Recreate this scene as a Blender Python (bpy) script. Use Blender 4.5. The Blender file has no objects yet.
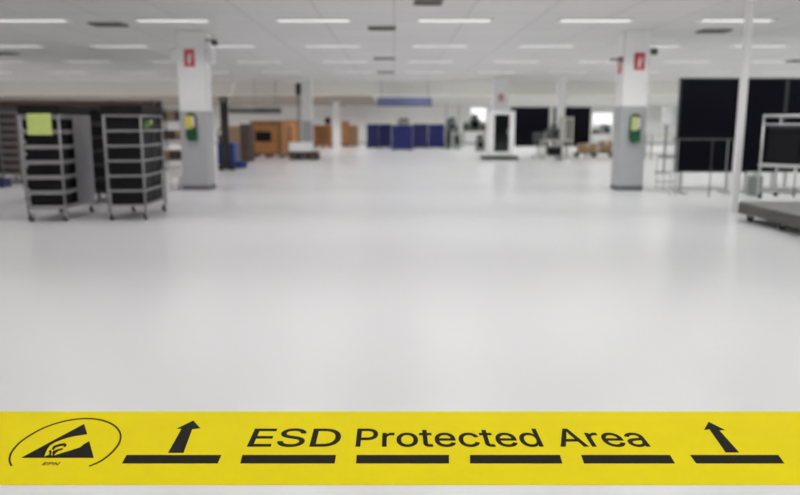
import bpy, bmesh, math, random
from mathutils import Vector, Matrix
from mathutils.geometry import delaunay_2d_cdt
random.seed(7)
C = bpy.context.scene.collection
PI = math.pi
R = math.radians

# ------------------------------------------------------------ camera geometry
CAM_H = 1.25
PITCH = R(9.62)
F = 720.0
VPX = 394.0
CEIL = 3.02
SP, CP = math.sin(PITCH), math.cos(PITCH)


def ray(px, py):
    a, b = (px - VPX) / F, (247.5 - py) / F
    return Vector((a, CP + b * SP, -SP + b * CP))


def floor_pt(px, py, z=0.0):
    """where a point of the photograph lies on the horizontal plane z"""
    d = ray(px, py)
    t = (z - CAM_H) / d.z
    return Vector((d.x * t, d.y * t, z))


def at_depth(px, py, Y):
    d = ray(px, py)
    t = Y / d.y
    return Vector((d.x * t, Y, CAM_H + d.z * t))


def top_z(py, Y):
    return at_depth(VPX, py, Y).z


def x_at(px, Y, z=0.6):
    depth = Y * CP + (CAM_H - z) * SP
    return (px - VPX) * depth / F


# ------------------------------------------------------------ materials
def mat(name, col, rough=0.5, metal=0.0, var=0.06, scale=6.0, spec=0.5, bump=0.0):
    m = bpy.data.materials.new(name)
    m.use_nodes = True
    nt = m.node_tree
    b = nt.nodes['Principled BSDF']
    b.inputs['Roughness'].default_value = rough
    b.inputs['Metallic'].default_value = metal
    b.inputs['Specular IOR Level'].default_value = spec
    tc = nt.nodes.new('ShaderNodeTexCoord')
    n = nt.nodes.new('ShaderNodeTexNoise')
    n.inputs['Scale'].default_value = scale
    n.inputs['Detail'].default_value = 3
    nt.links.new(tc.outputs['Object'], n.inputs['Vector'])
    r = nt.nodes.new('ShaderNodeValToRGB')
    lo = [max(0, c * (1 - var)) for c in col]
    hi = [min(1, c * (1 + var)) for c in col]
    r.color_ramp.elements[0].position = 0.3
    r.color_ramp.elements[1].position = 0.7
    r.color_ramp.elements[0].color = (*lo, 1)
    r.color_ramp.elements[1].color = (*hi, 1)
    nt.links.new(n.outputs['Fac'], r.inputs['Fac'])
    nt.links.new(r.outputs['Color'], b.inputs['Base Color'])
    if bump:
        bp = nt.nodes.new('ShaderNodeBump')
        bp.inputs['Strength'].default_value = bump
        nt.links.new(n.outputs['Fac'], bp.inputs['Height'])
        nt.links.new(bp.outputs['Normal'], b.inputs['Normal'])
    return m


def emit(name, col, s):
    m = bpy.data.materials.new(name)
    m.use_nodes = True
    b = m.node_tree.nodes['Principled BSDF']
    b.inputs['Base Color'].default_value = (0.8, 0.8, 0.8, 1)
    b.inputs['Emission Color'].default_value = (*col, 1)
    b.inputs['Emission Strength'].default_value = s
    return m


def grid_mat(name, col, line, bw, bh, mortar, rough, spec=0.5, var=0.02):
    """square panels with thin joints, in the object's own xy coordinates"""
    m = bpy.data.materials.new(name)
    m.use_nodes = True
    nt = m.node_tree
    b = nt.nodes['Principled BSDF']
    b.inputs['Roughness'].default_value = rough
    b.inputs['Specular IOR Level'].default_value = spec
    tc = nt.nodes.new('ShaderNodeTexCoord')
    br = nt.nodes.new('ShaderNodeTexBrick')
    br.offset = 0.0
    br.inputs['Scale'].default_value = 1.0
    br.inputs['Brick Width'].default_value = bw
    br.inputs['Row Height'].default_value = bh
    br.inputs['Mortar Size'].default_value = mortar
    br.inputs['Mortar Smooth'].default_value = 0.0
    br.inputs['Color1'].default_value = (*[c * (1 - var) for c in col], 1)
    br.inputs['Color2'].default_value = (*[min(1, c * (1 + var)) for c in col], 1)
    br.inputs['Mortar'].default_value = (*line, 1)
    nt.links.new(tc.outputs['Object'], br.inputs['Vector'])
    nt.links.new(br.outputs['Color'], b.inputs['Base Color'])
    return m


M = {}
M['floor'] = mat('white_vinyl_floor', (0.785, 0.790, 0.808), 0.24, var=0.012, scale=0.35)
M['ceiling'] = grid_mat('ceiling_tiles', (0.71, 0.70, 0.69), (0.56, 0.55, 0.54), 1.2, 1.0, 0.014, 0.9, 0.1, 0.02)
M['wall'] = mat('white_wall_paint', (0.80, 0.80, 0.78), 0.7)
M['cream'] = mat('cream_bulkhead_paint', (0.92, 0.91, 0.85), 0.7, var=.02, scale=0.4)
M['pale'] = mat('pale_ceiling', (0.60, 0.60, 0.56), 0.8, scale=0.5)
M['tan'] = mat('tan_ceiling', (0.30, 0.255, 0.215), 0.8, scale=0.5)
M['trim'] = mat('grey_baseboard', (0.35, 0.35, 0.36), 0.5)
M['white'] = mat('white_paint', (0.93, 0.925, 0.925), 0.45, var=0.01)
M['grey_clad'] = mat('grey_cladding_paint', (0.48, 0.49, 0.505), 0.45, var=0.03)
M['dark_trim'] = mat('dark_grey_vinyl', (0.16, 0.16, 0.17), 0.5)
M['lens'] = emit('lamp_diffuser', (1.0, 0.98, 0.96), 0.8)
M['lamp_frame'] = mat('lamp_frame_white', (0.8, 0.8, 0.8), 0.5)
M['vent'] = mat('vent_grey', (0.16, 0.155, 0.15), 0.6)
M['vent_slat'] = mat('vent_slat_grey', (0.30, 0.29, 0.28), 0.6)
M['yellow'] = mat('yellow_tape', (0.84, 0.70, 0.004), 0.6, var=0.025, scale=3.0, spec=0.08)
M['ink'] = mat('black_print', (0.018, 0.016, 0.014), 0.75, spec=0.08)
M['ink_thin'] = mat('brown_black_print', (0.05, 0.035, 0.01), 0.75, spec=0.08)
M['steel'] = mat('satin_steel', (0.52, 0.52, 0.53), 0.42, 0.55)
M['cart_steel'] = mat('dull_zinc', (0.31, 0.31, 0.315), .5, .4)
M['chrome'] = mat('bright_steel', (0.66, 0.66, 0.66), 0.35, 0.6)
M['grey_panel'] = mat('grey_side_panel', (0.27, 0.265, 0.275), 0.5)
M['black'] = mat('black_plastic', (0.010, 0.010, 0.012), 0.6, spec=0.2)
M['fabric'] = mat('black_board_fabric', (0.0065, 0.0065, 0.0105), 0.9, scale=60, spec=0.03)
M['board_rim'] = mat('dark_board_rim', (0.03, 0.03, 0.035), 0.5)
M['rubber'] = mat('caster_rubber', (0.035, 0.035, 0.035), 0.7)
M['paper'] = mat('yellow_green_paper', (0.60, 0.72, 0.22), 0.8)
M['red'] = mat('red_sign', (0.60, 0.055, 0.085), 0.4)
M['sign_white'] = mat('sign_white', (0.9, 0.8, 0.8), 0.5)
M['green'] = mat('green_plastic', (0.006, 0.10, 0.04), 0.4)
M['sign_yellow'] = mat('yellow_plastic', (0.78, 0.68, 0.12), 0.5)
M['olive'] = mat('olive_backing', (0.09, 0.12, 0.07), 0.6)
M['lime'] = mat('pale_lime_plastic', (0.62, 0.72, 0.30), 0.5)
M['wood'] = mat('orange_plywood', (0.50, 0.225, 0.075), 0.65, var=0.18, scale=2.5)
M['wood_dark'] = mat('brown_plywood', (0.30, 0.135, 0.055), 0.65, var=0.18, scale=2.5)
M['card'] = mat('brown_cardboard', (0.36, 0.24, 0.14), 0.8, var=0.12, scale=3)
M['card_dark'] = mat('dark_cardboard', (0.09, 0.062, 0.052), 0.8, var=0.15, scale=3)
M['hole'] = mat('black_opening', (0.006, 0.006, 0.006), 0.9)
M['blue'] = mat('blue_plastic', (0.013, 0.018, 0.18), 0.45, var=0.15)
M['blue_dark'] = mat('dark_blue_plastic', (0.010, 0.012, 0.10), 0.45, var=0.15)
M['blue_lift'] = mat('blue_machine_paint', (0.012, 0.035, 0.22), 0.4)
M['mast'] = mat('dark_mast_steel', (0.05, 0.045, 0.045), 0.5, 0.3)
M['blue_sign'] = mat('grey_blue_panel', (0.085, 0.095, 0.18), 0.6)
M['pallet'] = mat('dark_pallet_wood', (0.09, 0.065, 0.055), 0.8)
M['bench'] = mat('bench_grey', (0.42, 0.42, 0.40), 0.5)
M['bench_top'] = mat('bench_top_cream', (0.58, 0.56, 0.50), 0.5)
M['machine'] = mat('machine_dark_grey', (0.10, 0.11, 0.11), 0.5)
M['machine_mid'] = mat('machine_mid_grey', (0.26, 0.27, 0.26), 0.5)
M['glass'] = mat('black_glass', (0.010, 0.012, 0.012), 0.08)
M['platform'] = mat('platform_grey', (0.22, 0.22, 0.215), 0.55)
M['platform_edge'] = mat('platform_edge_dark', (0.085, 0.085, 0.08), 0.6)
M['pane'] = emit('added_wall_glow', (1.0, 1.0, 1.0), 0.85)  # glow added for the bright patches of the far wall

# ------------------------------------------------------------ mesh builder
class MB:
    def __init__(self):
        self.bm = bmesh.new()

    def box(self, c, s, rot=None, bev=0.0):
        r = bmesh.ops.create_cube(self.bm, size=1.0)
        vs = r['verts']
        mx = Matrix.Translation(c) @ (rot.to_4x4() if rot else Matrix()) @ Matrix.Diagonal((*s, 1))
        bmesh.ops.transform(self.bm, matrix=mx, verts=vs)
        if bev:
            es = list({e for v in vs for e in v.link_edges})
            bmesh.ops.bevel(self.bm, geom=es, offset=bev, segments=2, affect='EDGES', profile=0.5)
        return self

    def span(self, a, b, bev=0.0):
        c = [(a[i] + b[i]) / 2 for i in range(3)]
        s = [abs(b[i] - a[i]) for i in range(3)]
        return self.box(c, s, None, bev)

    def cyl(self, p0, p1, r, r2=None, n=14):
        p0, p1 = Vector(p0), Vector(p1)
        d = p1 - p0
        q = d.to_track_quat('Z', 'Y').to_matrix().to_4x4()
        mx = Matrix.Translation((p0 + p1) / 2) @ q
        bmesh.ops.create_cone(self.bm, cap_ends=True, segments=n, radius1=r,
                              radius2=r if r2 is None else r2, depth=d.length, matrix=mx)
        return self

    def path(self, pts, r, n=10):
        for a, b in zip(pts[:-1], pts[1:]):
            self.cyl(a, b, r, n=n)
        return self

    def prism(self, pts, z0, z1):
        """polygon in xy raised from z0 to z1"""
        lo = [self.bm.verts.new((p[0], p[1], z0)) for p in pts]
        hi = [self.bm.verts.new((p[0], p[1], z1)) for p in pts]
        n = len(pts)
        fs = [self.bm.faces.new(hi), self.bm.faces.new(lo[::-1])]
        for i in range(n):
            fs.append(self.bm.faces.new((lo[i], lo[(i + 1) % n], hi[(i + 1) % n], hi[i])))
        for f in fs[:2]:
            f.normal_update()
        bmesh.ops.triangulate(self.bm, faces=fs[:2], quad_method='BEAUTY', ngon_method='EAR_CLIP')
        return self

    def build(self, name, m, parent=None, smooth=False):
        bmesh.ops.recalc_face_normals(self.bm, faces=self.bm.faces)
        me = bpy.data.meshes.new(name)
        self.bm.to_mesh(me)
        self.bm.free()
        me.materials.append(m)
        if smooth:
            for p in me.polygons:
                p.use_smooth = True
        o = bpy.data.objects.new(name, me)
        C.objects.link(o)
        if parent:
            o.parent = parent
        return o


def thing(name, label, cat, loc=(0, 0, 0), rz=0.0, group=None):
    o = bpy.data.objects.new(name, None)
    C.objects.link(o)
    o.empty_display_size = 0.1
    o.location = loc
    o.rotation_euler = (0, 0, rz)
    o['label'] = label
    o['category'] = cat
    if group:
        o['group'] = group
    return o


def tag(o, label, cat, group=None, loc=None, rz=None):
    o['label'] = label
    o['category'] = cat
    if group:
        o['group'] = group
    if loc is not None:
        o.location = loc
    if rz is not None:
        o.rotation_euler = (0, 0, rz)
    return o


def struct(o):
    o['kind'] = 'structure'
    return o


def copy_thing(src, label, loc, rz=None, group=None):
    r = src.copy()
    C.objects.link(r)
    r.location = loc
    if rz is not None:
        r.rotation_euler = (0, 0, rz)
    r['label'] = label
    if group:
        r['group'] = group
    for ch in list(src.children):
        c = ch.copy()
        C.objects.link(c)
        c.parent = r
        for g in list(ch.children):
            d = g.copy()
            C.objects.link(d)
            d.parent = c
    return r


ORD = ['first', 'second', 'third', 'fourth', 'fifth', 'sixth', 'seventh', 'eighth', 'ninth', 'tenth', 'eleventh', 'twelfth']

# ------------------------------------------------------------ room shell
XL, XR, YF, YB = -22.0, 24.0, -6.0, 49.0
BULK_Y = 30.2
LOWC = 2.475
struct(MB().span((XL - .1, YF - .1, -0.1), (XR + .1, YB + .1, 0)).build('floor', M['floor']))
struct(MB().span((XL - .1, YF - .1, CEIL), (XR + .1, BULK_Y, CEIL + .1)).build('ceiling', M['ceiling']))
struct(MB().span((XL, BULK_Y, LOWC), (XR, BULK_Y + 0.25, CEIL + .1)).build('trim_1', M['cream']))      # bulkhead face
struct(MB().span((XL, BULK_Y + .25, LOWC + .06), (-1.0, YB + .1, LOWC + .16)).build('ceiling_rear', M['tan']))  # rear ceiling coloured tan on the left, pale on the right
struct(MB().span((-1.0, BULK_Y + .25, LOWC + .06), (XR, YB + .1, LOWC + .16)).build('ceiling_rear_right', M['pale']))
struct(MB().span((XL, YB, 0), (XR, YB + .1, LOWC + .06)).build('wall_back', M['wall']))
struct(MB().span((XL - .1, YF, 0), (XL, YB, CEIL)).build('wall_left', M['wall']))
struct(MB().span((XR, YF, 0), (XR + .1, YB, CEIL)).build('wall_right', M['wall']))
struct(MB().span((XL, YF - .1, 0), (XR, YF, CEIL)).build('wall_front', M['wall']))
struct(MB().span((XL, YB - .02, 0), (XR, YB, .12)).build('baseboard_back', M['trim']))
struct(MB().span((XL, YF, 0), (XL + .02, YB, .12)).build('baseboard_left', M['trim']))
struct(MB().span((XR - .02, YF, 0), (XR, YB, .12)).build('baseboard_right', M['trim']))
# added glowing panels standing in for bright patches on the back wall
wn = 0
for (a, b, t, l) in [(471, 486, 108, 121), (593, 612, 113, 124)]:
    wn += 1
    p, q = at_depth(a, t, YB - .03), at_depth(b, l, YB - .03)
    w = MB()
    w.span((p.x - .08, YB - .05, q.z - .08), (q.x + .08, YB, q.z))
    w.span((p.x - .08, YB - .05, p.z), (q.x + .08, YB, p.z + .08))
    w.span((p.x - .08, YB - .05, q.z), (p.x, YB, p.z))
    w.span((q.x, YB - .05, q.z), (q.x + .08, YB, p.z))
    wo = struct(w.build('glow_panel_%d' % wn, M['lamp_frame']))
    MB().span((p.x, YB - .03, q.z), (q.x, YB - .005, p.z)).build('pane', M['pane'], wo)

# ------------------------------------------------------------ ceiling lights
LAMP_DX, LAMP_Y0, LAMP_DY = 2.4, 12.72, 4.02
LAMP_X0 = 60.5 / 141 * LAMP_DX
LAMP_W = 17.0


def make_light(label, loc, group):
    t = thing('ceiling_light', label, 'ceiling light', loc, 0, group)
    w, d = 1.2, 0.26
    f = MB()
    f.span((-w / 2 - .03, -d / 2 - .03, -.02), (w / 2 + .03, -d / 2, 0))
    f.span((-w / 2 - .03, d / 2, -.02), (w / 2 + .03, d / 2 + .03, 0))
    f.span((-w / 2 - .03, -d / 2, -.02), (-w / 2, d / 2, 0))
    f.span((w / 2, -d / 2, -.02), (w / 2 + .03, d / 2, 0))
    f.build('frame', M['lamp_frame'], t)
    MB().span((-w / 2, -d / 2, -.004), (w / 2, d / 2, 0)).build('diffuser', M['lens'], t)
    return t


def tube(name, watts, col):
    l = bpy.data.lights.new(name, 'AREA')
    l.shape = 'RECTANGLE'
    l.size = 1.15
    l.size_y = 0.25
    l.energy = watts
    l.color = col
    l.spread = R(150)
    return l


lamp = tube('fluorescent_or_fill', LAMP_W, (1.0, 0.99, 0.985))
lamp_left = tube('fluorescent_or_fill', LAMP_W * .66, (1.0, 0.95, 0.945))      # dimmed and tinted pink to darken the left side of the ceiling
lamp_right = tube('fluorescent_or_fill', LAMP_W, (0.985, 1.0, 0.965))

first = None
for row in range(-4, 5):
    y = LAMP_Y0 + LAMP_DY * row
    for c in range(-9, 9):
        x = LAMP_X0 + LAMP_DX * c
        if not (XL + 1 < x < XR - 1):
            continue
        loc = (x, y, CEIL - .001)
        if row < 0:
            lab, g = 'white strip ceiling light overhead, above the top edge of the photo', 'ceiling lights above the frame'
        else:
            side = 'right' if c >= 0 else 'left'
            k = c if c >= 0 else -c - 1
            lab = 'strip ceiling light in the %s visible row, %s to the %s of the middle vents' % (ORD[row], ORD[k], side)
            g = 'white strip ceiling lights'
        if first is None:
            first = make_light(lab, loc, g)
            t = first
        else:
            t = copy_thing(first, lab, loc, 0, g)
        lo = bpy.data.objects.new('fluorescent_or_fill', lamp_left if c < -1 else lamp_right if c > 1 else lamp)
        C.objects.link(lo)
        lo.location = (x, y, CEIL - .03)
# added fill lights without fixtures under the lower ceiling, brightening the far end
far_fill = lamp.copy()
far_fill.energy = LAMP_W * 1.4
for row, y in enumerate((33.0, 37.5, 42.0, 46.5)):
    for c in range(-8, 9, 1):
        x = LAMP_X0 + LAMP_DX * c
        if XL + 1 < x < XR - 1:
            lo = bpy.data.objects.new('fluorescent_or_fill', far_fill)
            C.objects.link(lo)
            lo.location = (x, y, LOWC + .04)

# air vents in the ceiling
vent_spots = [(108.5, 23.7, 29, 'dark ceiling air vent above the trolleys on the left, in the front lamp row'),
              (382, 27.5, 24, 'dark ceiling air vent in the middle of the room, nearest of the middle ones'),
              (384.5, 58, 19, 'grey ceiling air vent in the middle, second of the middle ones'),
              (386, 72, 15, 'faint ceiling air vent in the middle, third of the middle ones'),
              (714, 30.3, 25, 'dark ceiling air vent just left of the white pole'),
              (4, 53, 22, 'dark ceiling air vent at the left edge of the photo'),
              (800, 60.5, 22, 'grey ceiling air vent at the right edge of the photo'),
              (428, 1.5, 24, 'ceiling air vent cut by the top edge of the photo, near the middle')]
for (px, py, wpx, lab) in vent_spots:
    p = floor_pt(px, py, CEIL)
    w = wpx * (p.y * CP) / F
    t = thing('air_vent', lab, 'air vent', (p.x, p.y, CEIL - .001), 0, 'ceiling air vents')
    h = 0.32
    f = MB()
    f.span((-w / 2 - .03, -h / 2 - .03, -.03), (w / 2 + .03, -h / 2, 0))
    f.span((-w / 2 - .03, h / 2, -.03), (w / 2 + .03, h / 2 + .03, 0))
    f.span((-w / 2 - .03, -h / 2, -.03), (-w / 2, h / 2, 0))
    f.span((w / 2, -h / 2, -.03), (w / 2 + .03, h / 2, 0))
    f.build('frame', M['vent'], t)
    g = MB()
    for i in range(6):
        g.box((0, -h / 2 + (i + .5) * h / 6, -.018), (w, .05, .008), Matrix.Rotation(R(35), 3, 'X'))
    g.build('slats', M['vent'], t)
    MB().span((-w / 2, -h / 2, -.003), (w / 2, h / 2, 0)).build('duct_opening', M['hole'], t)

# ------------------------------------------------------------ yellow floor tape
TZ = 0.0015
tape_near, tape_far = floor_pt(400, 485.3).y, floor_pt(400, 411.8).y
t = thing('floor_tape', 'wide yellow floor marking tape with black print across the white floor', 'floor tape',
          (0, (tape_near + tape_far) / 2, 0))
TAPE = t
yc = t.location.y
MB().span((-6.5, tape_near - yc, 0.0002), (6.5, tape_far - yc, TZ)).build('tape_strip', M['yellow'], t)


def fp(px, py):
    p = floor_pt(px, py, TZ)
    return (p.x, p.y - yc)


def marks(name, polys, m, label=None):
    b = MB()
    for pl in polys:
        b.prism([fp(*q) for q in pl], TZ - .0003, TZ + .0006)
    o = b.build(name, m, t)
    if label:
        o['label'] = label
    return o


bars = [(126.5, 221.4, 217.6, 121.9), (242.4, 336.0, 334.6, 240.2), (356.6, 449, 449, 356.0), (470, 560, 562.4, 470),
        (581, 670, 675, 584), (690, 778.4, 784.4, 696.3)]
for (a, b_, c_, d_) in bars:
    marks('dash_mark', [[(a, 455.1), (b_, 455.1), (c_, 463.5), (d_, 463.5)]], M['ink'])
marks('arrow_mark', [[(168.0, 452.9), (183.5, 452.9), (192.2, 429.3), (200.4, 428.3), (193.3, 420.6), (176.5, 428.7), (181.6, 428.9)]], M['ink'])
marks('arrow_mark', [[(725.6, 452.5), (739.2, 452.5), (719.4, 430.4), (725.2, 430.1), (708.6, 421.8), (704.0, 430.0), (709.4, 429.3)]], M['ink'])


def sy(x, y):            # symbol crop -> photo
    return (5 + x / 6.667, 412 + y / 6.667)


sym = [
    [(107, 306), (527, 80), (549, 148), (470, 160), (420, 171), (380, 184), (335, 202), (302, 222), (284, 244), (272, 268), (264, 292), (264, 306)],
    [(264, 306), (268, 294), (290, 288), (330, 290), (380, 274), (440, 256), (500, 236), (530, 212), (562, 196), (592, 306)],
]
fingers = [
    [(312, 246), (324, 226), (362, 214), (400, 208), (412, 220), (404, 232), (388, 236), (394, 224), (366, 228), (336, 238), (322, 256)],
    [(318, 262), (350, 250), (384, 240), (386, 250), (356, 260), (336, 276), (326, 290), (314, 284)],
    [(290, 262), (306, 252), (312, 268), (304, 292), (290, 290), (298, 272)],
]
marks('hand_triangle_symbol', [[sy(*q) for q in pl] for pl in sym + fingers], M['ink'])
# open ellipse round the triangle
oc = [(44, 360), (30, 325), (36, 285), (60, 245), (100, 203), (160, 160), (240, 115), (330, 80), (430, 55), (530, 44), (620, 50),
      (695, 72), (745, 105), (770, 150), (764, 200), (735, 245), (690, 290), (630, 332), (560, 362)]
# smooth with a Catmull-Rom spline
sm = []
for i in range(len(oc) - 1):
    p0, p1, p2, p3 = oc[max(i - 1, 0)], oc[i], oc[i + 1], oc[min(i + 2, len(oc) - 1)]
    for k in range(6):
        u = k / 6
        sm.append(tuple(0.5 * (2 * p1[j] + (p2[j] - p0[j]) * u + (2 * p0[j] - 5 * p1[j] + 4 * p2[j] - p3[j]) * u * u
                               + (3 * p1[j] - p0[j] - 3 * p2[j] + p3[j]) * u ** 3) for j in (0, 1)))
sm.append(oc[-1])
b = MB()
quads = []
n = len(sm)
for i in range(n):
    a, c = sm[max(i - 1, 0)], sm[min(i + 1, n - 1)]
    dx, dy = c[0] - a[0], c[1] - a[1]
    L = math.hypot(dx, dy) or 1
    u = i / (n - 1)
    w = 7.5 - 3.0 * min(1, u * 3) if u < .5 else 4.5 + 2.2 * math.sin((u - .5) * 2 * PI)
    w *= .95
    quads.append(((sm[i][0] - dy / L * w, sm[i][1] + dx / L * w), (sm[i][0] + dy / L * w, sm[i][1] - dx / L * w)))
for q0, q1 in zip(quads[:-1], quads[1:]):
    b.prism([fp(*sy(*q)) for q in (q0[0], q1[0], q1[1], q0[1])], TZ - .0003, TZ + .0006)
bmesh.ops.remove_doubles(b.bm, verts=b.bm.verts, dist=1e-6)
b.build('ring_mark', M['ink_thin'], t)


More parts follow.
